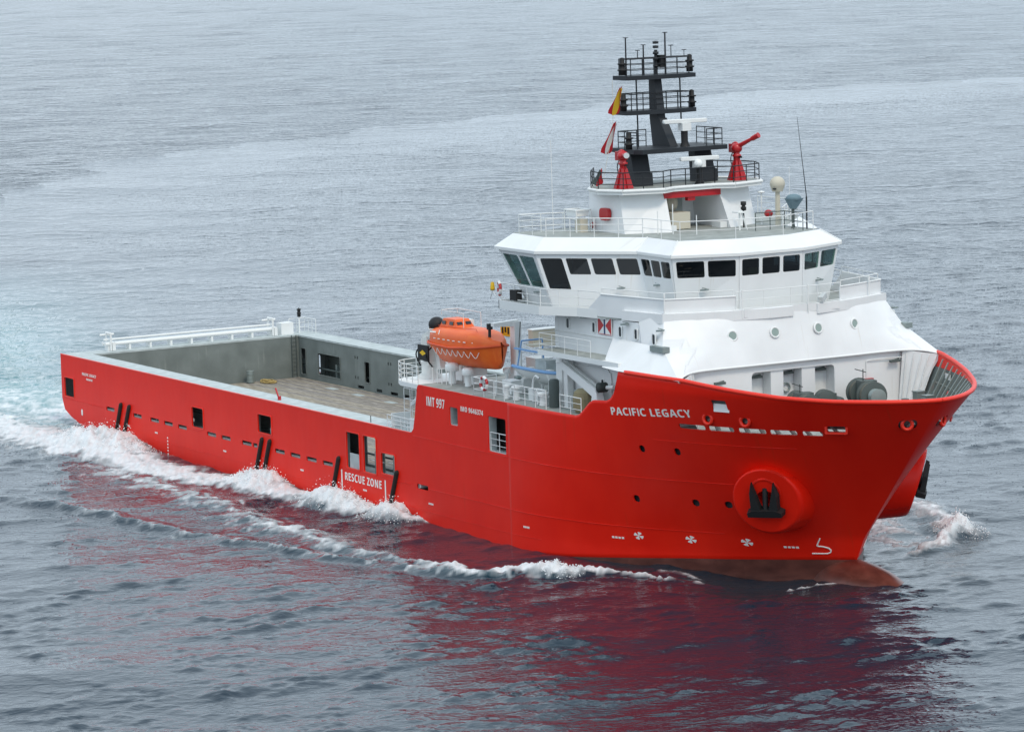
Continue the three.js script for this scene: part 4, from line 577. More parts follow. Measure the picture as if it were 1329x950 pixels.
// ------------------------------------------------------------------ funnel casings and top platform
{
  const fc = group('funnel_casing', ship);
  for (const s of [1, -1]) {
    const b = [[63.6, 4.55], [67.3, 4.5], [68.4, 2.0], [63.6, 2.0]], t = [[63.6, 4.5], [66.7, 4.4], [67.45, 1.8], [63.6, 1.8]];
    new MB().loft(b.map(([x, z]) => [x, 18.06, s * z]), t.map(([x, z]) => [x, 20.3, s * z]), false, true).build('casing', M.white, fc);
    const r = new MB(); r.box(67.2, 18.07, s * 1.95, 68.1, 18.4, s * 1.5); r.build('plinth', M.whiteTrim, fc);
  }
  new MB().box(64.6, 18.06, -1.95, 64.7, 20.3, 1.95).build('back_wall', M.white, fc);
  new MB().box(64.72, 18.2, -1.1, 64.78, 20.0, -0.2).build('door', M.cap, fc); new MB().box(64.78, 19.0, -0.35, 64.86, 19.15, -0.28).build('door_handle', M.black, fc);
  new MB().box(67.3, 19.92, -1.9, 67.6, 20.28, 1.95).box(67.2, 19.7, -0.2, 67.5, 19.95, 0.3).build('header_pipe', M.fire, fc);
  { const m = new MB(); m.box(66.2, 18.1, 0.1, 67.4, 19.05, 1.35); m.build('locker', M.beige, fc); const l = new MB(); l.box(65.4, 19.1, 0.9, 65.7, 20.0, 1.7); for (let k = 0; k < 4; k++) l.bar([66.2, 19.2 + k * 0.22, 1.2], [66.2, 19.2 + k * 0.22, 1.8], 0.02, 5); l.build('ladder', M.bronze, fc); const c = new MB(); c.ball([66.0, 19.5, 0.5], 0.42, 14, 10, 1.2); c.build('canvas_cover', M.beige, fc); }
  const pl = [[62.6, 3.6], [64.7, 5.2], [66.1, 5.5], [67.6, 4.75], [68.35, 2.4], [67.75, 1.4]];
  new MB().prism(mir(pl), 20.3, 20.52).build('platform', M.whiteTrim, fc); new MB().prism(mir(pl.map(([x, z]) => [x - 0.1, z - 0.1])), 20.52, 20.56).build('platform_covering', M.deckGrey, fc);
  new MB().poly(mir(pl).map(([x, z]) => [x, 20.52, z]), 0.1, 8).build('platform_edge', M.whiteTrim, fc);
  const rl = [[67.6, 1.5], [68.2, 2.4], [67.5, 4.65], [66.0, 5.38], [64.7, 5.05], [62.7, 3.6]];
  railing('platform_railing', rl.slice(0).map(([x, z]) => [x, 20.54, z]), M.mastBlack, fc, { h: 1.0, courses: 3, step: 1.35, r: 0.03 });
  railing('platform_railing', rl.slice(0).map(([x, z]) => [x, 20.54, -z]), M.mastBlack, fc, { h: 1.0, courses: 3, step: 1.35, r: 0.03 });
  railing('platform_railing', [[67.6, 20.54, 1.5], [67.6, 20.54, -1.5]], M.mastBlack, fc, { h: 1.0, courses: 3, step: 1.0, r: 0.03 });
  // fire hose cabinet with a rounded end, small valve
  new MB().extrude(rrect(65.0, 18.75, 65.95, 19.45, 0.3), 0.22, T(0, 0, 4.52)).build('hose_cabinet', M.fire, fc);
  { const m = new MB(); m.torus([64.2, 18.4, 4.72], 0.14, 0.05, [0, 0, 1], 14); m.bar([64.2, 18.4, 4.5], [64.2, 18.4, 4.72], 0.05, 6); m.build('valve_wheel', M.fire, fc); }
}
// fire monitors
function monitor(s) {
  const g = group('fire_monitor', ship), x = 66.35, z = s * 3.9, y = 20.56;
  new MB().loft([[x - 0.42, y, z - 0.42], [x + 0.42, y, z - 0.42], [x + 0.42, y, z + 0.42], [x - 0.42, y, z + 0.42]], [[x - 0.17, y + 1.15, z - 0.17], [x + 0.17, y + 1.15, z - 0.17], [x + 0.17, y + 1.15, z + 0.17], [x - 0.17, y + 1.15, z + 0.17]]).build('pedestal', M.fire, g);
  for (const [dx, dz] of [[1, 0], [0, 1], [-1, 0], [0, -1]]) new MB().loft([[x + dx * 0.52 + dz * 0.03, y, z + dz * 0.52 + dx * 0.03], [x + dx * 0.52 - dz * 0.03, y, z + dz * 0.52 - dx * 0.03], [x + dx * 0.2 - dz * 0.03, y, z + dz * 0.2 - dx * 0.03], [x + dx * 0.2 + dz * 0.03, y, z + dz * 0.2 + dx * 0.03]], [[x + dx * 0.24 + dz * 0.03, y + 1.1, z + dz * 0.24 + dx * 0.03], [x + dx * 0.24 - dz * 0.03, y + 1.1, z + dz * 0.24 - dx * 0.03], [x + dx * 0.1 - dz * 0.03, y + 1.1, z + dz * 0.1 - dx * 0.03], [x + dx * 0.1 + dz * 0.03, y + 1.1, z + dz * 0.1 + dx * 0.03]]).build('gusset', M.fire, g);
  new MB().lathe([[0.2, 0], [0.2, 0.25], [0.27, 0.26], [0.27, 0.38], [0.19, 0.4], [0.19, 0.7]], [x, y + 1.1, z], 16).build('swivel', M.fire, g);
  const h = new MB(); h.ball([x, y + 1.85, z], 0.34, 14, 10, 0.9); h.torus([x - 0.12, y + 1.85, z], 0.27, 0.12, [0, 0, 1], 18);
  h.box(x - 0.5, y + 1.6, z - 0.22, x - 0.1, y + 2.1, z + 0.22); h.build('head', M.fire, g);
  const b = new MB(), d = s > 0 ? V(0.9, 0.05, 0.42) : V(0.86, 0.42, -0.3); d.normalize(); const p = V(x, y + 1.9, z), e = p.clone().addScaledVector(d, s > 0 ? 1.1 : 1.25); b.bar([p.x, p.y, p.z], [e.x, e.y, e.z], 0.15, 12, 0.1); const f = e.clone().addScaledVector(d, 0.45); b.bar([e.x, e.y, e.z], [f.x, f.y, f.z], 0.15, 12, 0.16); b.build('barrel', M.fire, g);
  new MB().bar([f.x, f.y, f.z], [f.x + d.x * 0.06, f.y + d.y * 0.06, f.z + d.z * 0.06], 0.165, 12).build('nozzle', s > 0 ? M.lamp : M.fire, g);
  new MB().bar([x + 0.2, y + 1.35, z], [x + 0.5, y + 1.35, z], 0.06, 8).build('gear', M.black, g);
  new MB().tube([[x - 0.3, y + 1.7, z], [x - 0.6, y + 1.3, z], [x - 0.55, y + 0.9, z], [x - 0.3, y + 0.8, z]], 0.03, 5).build('hose', M.black, g);
}
monitor(1); monitor(-1);
// ------------------------------------------------------------------ signal mast
{
  const mt = group('signal_mast', ship), B = M.mastBlack;
  const bx = (x0, x1, z0, z1) => [[x0, z0], [x1, z0], [x1, z1], [x0, z1]];
  for (const s of [1, -1]) new MB().loft(bx(64.85, 65.9, s * 1.65, s * 2.8).map(([x, z]) => [x, 20.56, z]), bx(64.75, 65.35, s * 1.6, s * 2.75).map(([x, z]) => [x, 22.5, z])).build('mast_leg', B, mt);
  for (const s of [1, -1]) new MB().loft(bx(64.85, 65.95, s * 1.62, s * 2.84).map(([x, z]) => [x, 20.57, z]), bx(64.85, 65.88, s * 1.62, s * 2.82).map(([x, z]) => [x, 21.3, z])).build('leg_skirt', B, mt);
  new MB().prism(mir([[63.6, 2.9], [66.4, 3.2], [66.9, 2.9], [66.9, 0.5]]), 22.45, 22.7).build('platform', B, mt);
  new MB().loft(bx(63.85, 65.75, -0.26, 0.26).map(([x, z]) => [x, 22.7, z]), bx(63.6, 64.6, -0.26, 0.26).map(([x, z]) => [x, 24.3, z])).loft(bx(63.6, 64.5, -0.26, 0.26).map(([x, z]) => [x, 24.2, z]), bx(63.55, 64.15, -0.24, 0.24).map(([x, z]) => [x, 26.6, z])).build('mast_column', B, mt);
  for (const y of [24.55, 26.55]) { new MB().prism(mir([[63.1, 2.4], [64.5, 2.4], [64.8, 1.2], [64.8, 0.3]]), y, y + 0.24).build('platform', B, mt); railing('platform_railing', mir([[63.15, 2.0], [64.4, 2.0]]).concat([[63.15, 2.0]]).map(([x, z]) => [x, y + 0.24, z]), B, mt, { h: 0.95, courses: 3, step: 0.85, r: 0.028 }); }
  railing('platform_railing', [[64, 22.7, 0.8], [64.0, 22.7, 2.7], [66.2, 22.7, 2.8]], B, mt, { h: 0.95, courses: 3, step: 0.7, r: 0.028 }); railing('platform_railing', [[66.7, 22.7, -1.6], [66.5, 22.7, -2.8], [64, 22.7, -2.7]], B, mt, { h: 0.95, courses: 3, step: 0.8, r: 0.028 });
  for (const z of [1.45, -1.55]) new MB().bar([64.2, 22.6, z], [64.1, 26.6, z], 0.05, 6).build('mast_stay', B, mt);
  // navigation lights on brackets
  const nav = (x, y, z) => new MB().lathe([[0, 0], [0.16, 0], [0.16, 0.2], [0.22, 0.22], [0.22, 0.28], [0.14, 0.3], [0.14, 0.5], [0.21, 0.52], [0.21, 0.58], [0.12, 0.6], [0.12, 0.8], [0.08, 0.86], [0, 0.88]].map(([r, v]) => [r * 1.25, v * 1.15]), [x, y, z], 14).build('navigation_light', M.black, mt);
  for (const [x, y, z] of [[64.0, 26.85, 2.32], [64.0, 26.85, -2.32], [64.1, 24.8, 2.35], [64.1, 24.8, -2.35], [65.6, 22.7, 3.0]]) nav(x, y, z);
  const cm = new MB(); cm.bar([64.0, 26.7, 0], [64.0, 28.2, 0], 0.1, 8); for (const y of [27.2, 27.6, 27.95, 28.3, 28.55]) cm.lathe([[0, 0], [0.17, 0], [0.17, 0.14], [0, 0.16]], [64.0, y, 0], 12); cm.build('light_column', B, mt);
  new MB().box(64.0, 27.2, -0.4, 64.35, 27.9, -0.1).build('lamp_bracket', M.black, mt);
  // yard and whips
  const yd = new MB(); yd.bar([64.0, 27.75, 2.0], [64.0, 27.75, -2.2], 0.05, 8); yd.build('yard', B, mt);
  for (const [z, y0, y1, r] of [[2.05, 26.7, 28.95, 0.06], [0.85, 26.7, 28.5, 0.06], [-0.65, 26.7, 29.15, 0.065], [-1.05, 27.7, 28.4, 0.035], [1.25, 27.7, 28.2, 0.035], [-1.95, 27.7, 28.1, 0.025]]) { const m = new MB(); m.bar([64.0, y0, z], [64.0, y1, z], r, 6, r * 0.75); m.box(63.92, y1, z - 0.12, 64.08, y1 + 0.04, z + 0.12); m.build('aerial', B, mt); }
  // radars
  const radar = (x, z, y0, y1, w) => { new MB().lathe([[0.3, 0], [0.18, 0.3], [0.18, y1 - y0 - 0.5]], [x, y0, z], 12).build('radar_pedestal', M.black, mt); new MB().box(x - 0.25, y1 - 0.55, z - 0.3, x + 0.25, y1 - 0.12, z + 0.3).build('radar_gearbox', M.whiteTrim, mt); const s = new MB(); const sh = rrect(-w, -0.09, w, 0.09, 0.06); s.extrude(sh, 0.2, new THREE.Matrix4().makeRotationY(Math.PI / 2 - 0.12).setPosition(x - 0.05, y1, z), 0.03); s.build('radar_scanner', M.whiteTrim, mt); };
  radar(66.1, -0.5, 22.7, 24.15, 1.35); radar(67.15, -0.75, 20.56, 22.05, 1.2);
  { const b = new MB(); b.ball([67.35, 21.75, -0.55], 0.26, 14, 10); b.build('small_dome', M.whiteTrim, mt); }
  new MB().tube([[64.0, 26.6, 3.0], [64.3, 24.0, 3.25], [65.0, 21.0, 4.4]], 0.012, 4).build('halyard', M.beige, mt);
}
// ------------------------------------------------------------------ lettering and marks on the hull
const font = await new FontLoader().loadAsync('fonts/droid/droid_sans_bold.typeface.json');
const paint = P({ color: '#f1efe9', roughness: 0.5 });
function letters(name, text, x0, x1, yBase, h, { slope = 0, both = true } = {}) {
  // plain condensed capitals: the font's letters, with a bar for I
  const shapes = []; let pen = 0; const res = font.data.resolution;
  for (const ch of text) { const gl = font.data.glyphs[ch]; if (ch === 'I') { shapes.push(shapeOf([[pen + 0.08, 0], [pen + 0.25, 0], [pen + 0.25, 0.99], [pen + 0.08, 0.99]])); pen += 0.36; continue; } if (ch !== ' ') for (const sh of font.generateShapes(ch, 1)) { const mv = (c) => { const pts = c.getPoints(3); return pts.map(v => [v.x + pen, v.y]); }; const n = shapeOf(mv(sh)); for (const h of sh.holes) { const hp = new THREE.Path(); mv(h).forEach(([x, y], k) => k ? hp.lineTo(x, y) : hp.moveTo(x, y)); n.holes.push(hp); } shapes.push(n); } pen += gl.ha / res + 0.06; }
  const g0 = new THREE.ExtrudeGeometry(shapes, { depth: 0.01, bevelEnabled: false, curveSegments: 3 }); g0.computeBoundingBox(); const b = g0.boundingBox, w = b.max.x - b.min.x, ht = b.max.y - b.min.y;
  for (const s of both ? [1, -1] : [1]) {
    const g = clean(g0.clone()), p = g.attributes.position;
    for (let i = 0; i < p.count; i++) { const f = (p.getX(i) - b.min.x) / w, x = s > 0 ? mix(x0, x1, f) : mix(x1, x0, f), y = yBase + (p.getY(i) - b.min.y) / ht * h + slope * (x - x0); p.setXYZ(i, x, y, s * (hullZ(x, y) + 0.012 + p.getZ(i))); }
    g.computeVertexNormals(); mesh(name, metreUV(g), paint, hull);
  }
}
letters('ship_name', 'PACIFIC LEGACY', 73.35, 79.25, 8.86, 0.44, { slope: 0.058 });
letters('design_number', 'IMT 997', 53.6, 55.75, 7.36, 0.56);
letters('registration_number', 'IMO 9646374', 57.65, 60.25, 7.45, 0.3);
letters('rescue_zone_lettering', 'RESCUE ZONE', 43.0, 47.7, 1.6, 0.5);
letters('ship_name', 'PACIFIC LEGACY', 3.7, 6.1, 4.3, 0.2);
letters('home_port', 'SINGAPORE', 4.4, 5.45, 4.0, 0.14);
function hullPatch(name, pts, mat = paint, ss = [1, -1]) { for (const s of ss) { const sh = shapeOf(pts); const g = clean(new THREE.ExtrudeGeometry(sh, { depth: 0.01, bevelEnabled: false })), p = g.attributes.position; for (let i = 0; i < p.count; i++) { const x = p.getX(i), y = p.getY(i); p.setXYZ(i, x, y, s * (hullZ(x, y) + 0.01 + p.getZ(i))); } g.computeVertexNormals(); mesh(name, metreUV(g), mat, hull); } }
for (const x of [42.5, 48.1]) hullPatch('zone_bar', [[x, 0.6], [x + 0.14, 0.6], [x + 0.14, 2.2], [x, 2.2]]);
// bow thruster marks: crossed discs
for (const [x, y] of [[72.87, 1.86], [75.75, 1.86], [78.5, 1.87]]) for (let k = 0; k < 4; k++) { const pts = [[x, y]], a0 = k * Math.PI / 2 + 0.3 + 0.35; for (let i = 0; i <= 6; i++) { const a = a0 + (i / 6) * 0.95; pts.push([x + 0.27 * Math.cos(a), y + 0.22 * Math.sin(a)]); } hullPatch('thruster_mark', pts); }
// bulbous bow mark: hooked line
{ const line = [[81.86, 2.3], [81.55, 1.82], [81.8, 1.78], [82.0, 1.7], [82.05, 1.58], [82.0, 1.46], [81.85, 1.38], [81.2, 1.36]]; for (const s of [1, -1]) new MB().add(new THREE.TubeGeometry(new THREE.CatmullRomCurve3(line.map(([x, y]) => V(x, y, s * (hullZ(x, y) + 0.0))), false, 'catmullrom', 0.1), 50, 0.045, 5)).build('bulb_mark', paint, hull); }
// draught marks (short dashes) and small plate marks
for (const [x, y] of [[81.85, 0.02], [82.05, 0.16], [82.25, 0.3], [82.45, 0.45], [82.6, 0.58]]) for (const s of [1, -1]) new MB().box(x - 0.09, y - 0.04, s * (hullZ(x, y) - 0.02), x + 0.09, y + 0.05, s * (hullZ(x, y) + 0.05)).build('draught_mark', paint, hull);
for (const [x, y, w] of [[71.2, 1.64, 0.8], [80.1, 1.68, 0.7], [64.4, 1.5, 0.6], [53.5, 1.45, 0.6], [45.3, 1.25, 0.5], [37, 1.5, 0.45], [26, 1.45, 0.45], [15.5, 1.5, 0.45], [11, 1.5, 0.4]]) for (let k = 0; k < 4; k++) hullPatch('plate_mark', [[x + k * w / 4, y - 0.05], [x + (k + 0.7) * w / 4, y - 0.05], [x + (k + 0.7) * w / 4, y + 0.06], [x + k * w / 4, y + 0.06]]);
hullPatch('load_line_mark', [[3.3, 1.75], [3.3, 1.45], [3.42, 1.35], [3.55, 1.45], [3.55, 1.75], [3.42, 1.85]]);
for (let k = 0; k < 6; k++) hullPatch('draught_mark', [[17.4, 0.2 + k * 0.22], [17.55, 0.2 + k * 0.22], [17.55, 0.3 + k * 0.22], [17.4, 0.3 + k * 0.22]]);
// white boarding gate let into the bulwark
for (const s of [1, -1]) { const x = 81.3, y = 10.02, z = hullZ(x, y), a = Math.atan2(hullZ(x + 0.4, y) - hullZ(x - 0.4, y), 0.8); new MB().obox([x, y, s * (z - 0.14)], 1.0, 0.7, 0.03, 0, -s * a, 0).build('pilot_gate', M.whiteTrim, hull); }
// ------------------------------------------------------------------ anchor bolsters and anchors
{
  const C0 = V(81.72, 4.65, 5.05), e1 = V(2.9, 0.1, -2.1).normalize(), e2r = V(1.1, 3.7, 0.65), e2 = e2r.clone().addScaledVector(e1, -e2r.dot(e1)).normalize(), n = e1.clone().cross(e2).normalize(); if (n.z < 0) n.negate();
  const axis = V(0.45, 0.02, 0.89).normalize(), R = 1.95;
  for (const s of [1, -1]) {
    const fl = (p) => [p.x, p.y, s * p.z];
    const ringAt = (r, back, out = 0) => { const a = []; for (let i = 0; i < 48; i++) { const t = i / 48 * 2 * Math.PI; const p = C0.clone().addScaledVector(e1, Math.cos(t) * r).addScaledVector(e2, Math.sin(t) * r * 1.0).addScaledVector(axis, -back).addScaledVector(n, out); a.push(fl(p)); } return a; };
    const m = new MB(); m.grid([ringAt(R * 1.12, 4.2), ringAt(R * 1.02, 0.35), ringAt(R, 0.12), ringAt(R - 0.06, 0.02), ringAt(R - 0.14, 0)].map(r => r), true); m.grid([ringAt(R - 0.14, 0), ringAt(0.62, 0)], true);
    // hawse mouth: a raised rounded lip and a dark pipe
    m.grid([ringAt(0.95, -0.02), ringAt(0.9, -0.14), ringAt(0.75, -0.16), ringAt(0.64, 0.0), ringAt(0.6, 0.9)].map(r => r.map(p => [p[0] + 0.12 * e2.x, p[1] + 0.45, p[2]])), true); m.build('anchor_bolster', M.red, hull);
    // anchor hung in the mouth: crown below, two flukes up
    const an = group('anchor'); if (s < 0) an.name = 'anchor_001';
    tag(an, s > 0 ? 'black stockless anchor hung flat on the starboard bow bolster facing the open water' : 'black anchor on the port bow bolster, seen edge on past the stem', 'anchor', 'bow anchors');
    const Lp = (u, v, w) => fl(C0.clone().addScaledVector(e1, u).addScaledVector(e2, v).addScaledVector(n, w));
    const slab = (poly, w0, w1) => { const b = new MB(); b.loft(poly.map(([u, v]) => Lp(u, v, w0)), poly.map(([u, v]) => Lp(u, v, w1))); return b; };
    const cr = new MB(); cr.loft([[-1.0, -0.72], [1.0, -0.72], [1.05, -0.42], [0.7, -0.25], [-0.7, -0.25], [-1.05, -0.42]].map(([u, v]) => Lp(u, v, 0.08)), [[-0.95, -0.68], [0.95, -0.68], [0.98, -0.45], [0.66, -0.3], [-0.66, -0.3], [-0.98, -0.45]].map(([u, v]) => Lp(u, v, 0.62))); cr.build('crown', M.black, an);
    for (const k of [-1, 1]) { const fk = new MB(); fk.loft([[k * 0.18, -0.3], [k * 0.82, -0.3], [k * 0.86, 0.5], [k * 0.62, 1.25], [k * 0.42, 0.6]].map(([u, v]) => Lp(u, v, 0.2 - v * 0.05)), [[k * 0.24, -0.3], [k * 0.76, -0.3], [k * 0.76, 0.45], [k * 0.62, 1.2], [k * 0.48, 0.55]].map(([u, v]) => Lp(u, v, 0.5 - v * 0.12))); fk.build('fluke', M.black, an); }
    new MB().bar(Lp(0, -0.5, 0.35), Lp(0, 0.75, -0.1), 0.16, 8).build('shank', M.black, an);
  }
}
// ------------------------------------------------------------------ mooring winches on the foredeck
function winch(wx, wz, k) {
  const w = group('mooring_winch', ship), y = FOC, x = 0, z = 0; w.position.set(wx, 0, wz); w.rotation.y = 1.35;
  new MB().box(x - 0.7, y, z - 1.3 * k, x + 0.7, y + 0.25, z + 1.3 * k).build('bed', M.winchDark, w);
  for (const d of [-0.9, 0.55]) { new MB().lathe([[0, 0], [0.62 * k, 0], [0.62 * k, 0.07], [0.4 * k, 0.08], [0.4 * k, 0.62], [0.62 * k, 0.63], [0.62 * k, 0.7], [0, 0.7]], [x, y + 0.9 * k, z + d], 22, [0, 0, 1]).build('drum', M.winch, w); new MB().lathe([[0.41 * k, 0.1], [0.52 * k, 0.12], [0.54 * k, 0.3], [0.52 * k, 0.58], [0.41 * k, 0.6]], [x, y + 0.9 * k, z + d], 22, [0, 0, 1]).build('rope_coil', M.rope, w); }
  new MB().box(x - 0.45, y + 0.2, z - 0.18, x + 0.5, y + 1.5 * k, z + 0.5).build('gearbox', M.winch, w);
  new MB().lathe([[0, 0], [0.3 * k, 0], [0.34 * k, 0.05], [0.22 * k, 0.2], [0.2 * k, 0.35], [0.36 * k, 0.5], [0.36 * k, 0.56], [0, 0.58]], [x, y + 0.9 * k, z + 1.3], 20, [0, 0, 1]).build('warping_head', M.bronze, w);
  new MB().lathe([[0, 0], [0.26, 0], [0.26, 0.8], [0.2, 0.9], [0, 0.92]], [x + 0.6, y + 0.9 * k, z - 1.6], 16, [0, 0, 1]).build('motor', M.winch, w);
  const b = new MB(); b.bar([x - 0.2, y + 1.5 * k, z + 0.2], [x - 0.2, y + 2.0 * k, z + 0.2], 0.03, 5); b.bar([x - 0.2, y + 1.9 * k, z + 0.6], [x - 0.2, y + 1.9 * k, z - 0.9], 0.025, 5); b.build('brake_lever', M.winchDark, w);
}
winch(79.3, 0.9, 0.95); winch(80.2, -2.7, 1.25);
{
  const g = group('anchor_windlass', ship);
  new MB().box(78.6, FOC, -1.5, 79.6, FOC + 0.35, -0.1).build('bed', M.winchDark, g);
  new MB().lathe([[0, 0], [0.55, 0], [0.55, 0.12], [0.32, 0.16], [0.32, 0.42], [0.55, 0.46], [0.55, 0.58], [0, 0.58]], [78.8, FOC + 0.85, -0.85], 20, [1, 0, 0.2]).build('gypsy', M.winch, g);
  new MB().box(78.5, FOC + 0.3, -1.5, 79.2, FOC + 1.15, -1.1).build('gearbox', M.winch, g);
  new MB().lathe([[0, 0], [0.24, 0], [0.24, 0.7], [0, 0.75]], [79.0, FOC + 0.75, -1.55], 14, [1, 0, 0.2]).build('motor', M.winch, g);
  new MB().tube([[79.4, FOC + 0.7, -0.7], [80.6, FOC + 0.4, 0.4], [81.4, FOC + 0.15, 1.6]], 0.09, 6).build('chain', M.winchDark, g);
  for (const [x, z, h] of [[82.3, -5.4, 0.95], [83.2, -4.4, 0.8], [81.2, -5.6, 1.05]]) new MB().box(x - 0.22, FOC, z - 0.25, x + 0.22, FOC + h, z + 0.25).box(x - 0.26, FOC + h, z - 0.29, x + 0.26, FOC + h + 0.05, z + 0.29).build('valve_chest', M.bronze, g);
}
for (const [x, z] of [[82.6, -3.9], [82.9, -4.9], [84.6, 1.0]]) { const b = group('bollard', ship); new MB().box(x - 0.6, FOC, z - 0.3, x + 0.6, FOC + 0.08, z + 0.3).build('base', M.winch, b); for (const d of [-0.35, 0.35]) new MB().lathe([[0.16, 0], [0.16, 0.75], [0.21, 0.78], [0.21, 0.86], [0, 0.9]], [x + d, FOC + 0.06, z], 14).build('post', M.winch, b); }
// ------------------------------------------------------------------ roof equipment
{
  const rf = group('roof_equipment', ship), Y = 18.06;
  new MB().bar([69.7, Y, -4.4], [69.7, 20.15, -4.4], 0.16, 10, 0.13).build('dome_mast', M.beige, rf); new MB().ball([69.7, 20.5, -4.4], 0.44, 20, 14, 0.95).bar([69.7, 20.05, -4.4], [69.7, 20.3, -4.4], 0.3, 14, 0.4).build('satellite_dome', M.beige, rf); new MB().box(69.8, 20.18, -4.12, 69.98, 20.26, -3.98).build('dome_label', M.dark, rf);
  { const m = new MB(); m.loft([[71.1, 19.15, -4.55], [71.35, 19.15, -4.55], [71.35, 19.15, -4.25], [71.1, 19.15, -4.25]], [[70.85, 19.75, -4.75], [71.65, 19.75, -4.85], [71.65, 19.75, -4.0], [70.85, 19.75, -4.05]]); m.ball([71.25, 19.75, -4.42], 0.45, 12, 8, 0.55); m.build('covered_searchlight', M.covered, rf); new MB().bar([71.2, Y, -4.4], [71.2, 19.2, -4.4], 0.09, 8).bar([70.9, Y, -4.7], [71.2, 18.7, -4.4], 0.04, 5).bar([71.5, Y, -4.1], [71.2, 18.7, -4.4], 0.04, 5).build('searchlight_stand', M.winch, rf); }
  new MB().bar([72.4, Y, -4.5], [72.4, 19.9, -4.5], 0.05, 6).bar([72.4, 19.9, -4.5], [71.9, 24.4, -4.3], 0.03, 5, 0.012).build('whip_aerial', M.dark, rf);
  new MB().bar([70.6, Y, -4.6], [70.6, 21.5, -4.6], 0.018, 5).build('whip_aerial', M.whiteTrim, rf);
  new MB().bar([67.9, Y, 8.0], [67.9, 23.4, 8.0].map((v, i) => i === 0 ? 67.85 : v), 0.022, 5).build('whip_aerial', M.whiteTrim, rf);
  rf.children[rf.children.length - 1].position.set(-3.6, 0, -0.6);
  new MB().bar([68.2, Y, -4.3], [68.2, 19.9, -4.3], 0.05, 6).lathe([[0, 0], [0.2, 0], [0.2, 0.06], [0, 0.12]], [68.2, 19.9, -4.3], 12).build('gps_aerial', M.whiteTrim, rf);
  new MB().ball([68.9, 18.75, -4.3], 0.26, 14, 10, 0.85).build('red_buoy', M.fire, rf);
  new MB().bar([70.2, Y, -1.4], [70.2, 19.2, -1.4], 0.06, 6).bar([70.2, Y, -1.9], [70.2, 19.2, -1.5], 0.05, 6).box(69.9, 19.05, -1.7, 70.5, 19.12, -1.1).build('compass_stand', M.whiteTrim, rf);
  new MB().lathe([[0, 0], [0.16, 0], [0.16, 0.2], [0.1, 0.22], [0.1, 0.28], [0.16, 0.3], [0.16, 0.5], [0, 0.52]], [69.0, 19.05, -2.5], 12).bar([69.0, Y, -2.5], [69.0, 19.05, -2.5], 0.05, 6).build('signal_lamp', M.black, rf);
  for (const [x, z, h] of [[68.6, 3.1, 1.3], [69.4, 2.6, 1.7], [70.6, 1.8, 1.1]]) new MB().bar([x, Y, z], [x, Y + h, z], 0.03, 5).build('roof_post', M.whiteTrim, rf);
  // deck frame with lockers on the starboard wing of the roof
  const f = new MB(); for (const [x, z] of [[63.1, 5.9], [63.1, 4.9], [64.4, 5.9], [64.4, 4.9]]) f.bar([x, Y, z], [x, Y + 1.25, z], 0.04, 5); f.poly([[63.1, Y + 1.25, 5.9], [64.4, Y + 1.25, 5.9], [64.4, Y + 1.25, 4.9], [63.1, Y + 1.25, 4.9], [63.1, Y + 1.25, 5.9]], 0.04, 5); f.poly([[63.1, Y + 0.75, 5.9], [64.4, Y + 0.75, 5.9]], 0.03, 5); f.box(63.2, Y + 0.9, 5.0, 64.3, Y + 1.2, 5.85); f.build('raft_frame', M.whiteTrim, rf);
  new MB().box(63.9, Y, 5.2, 64.5, Y + 0.8, 5.7).build('roof_locker', M.beige, rf);
}
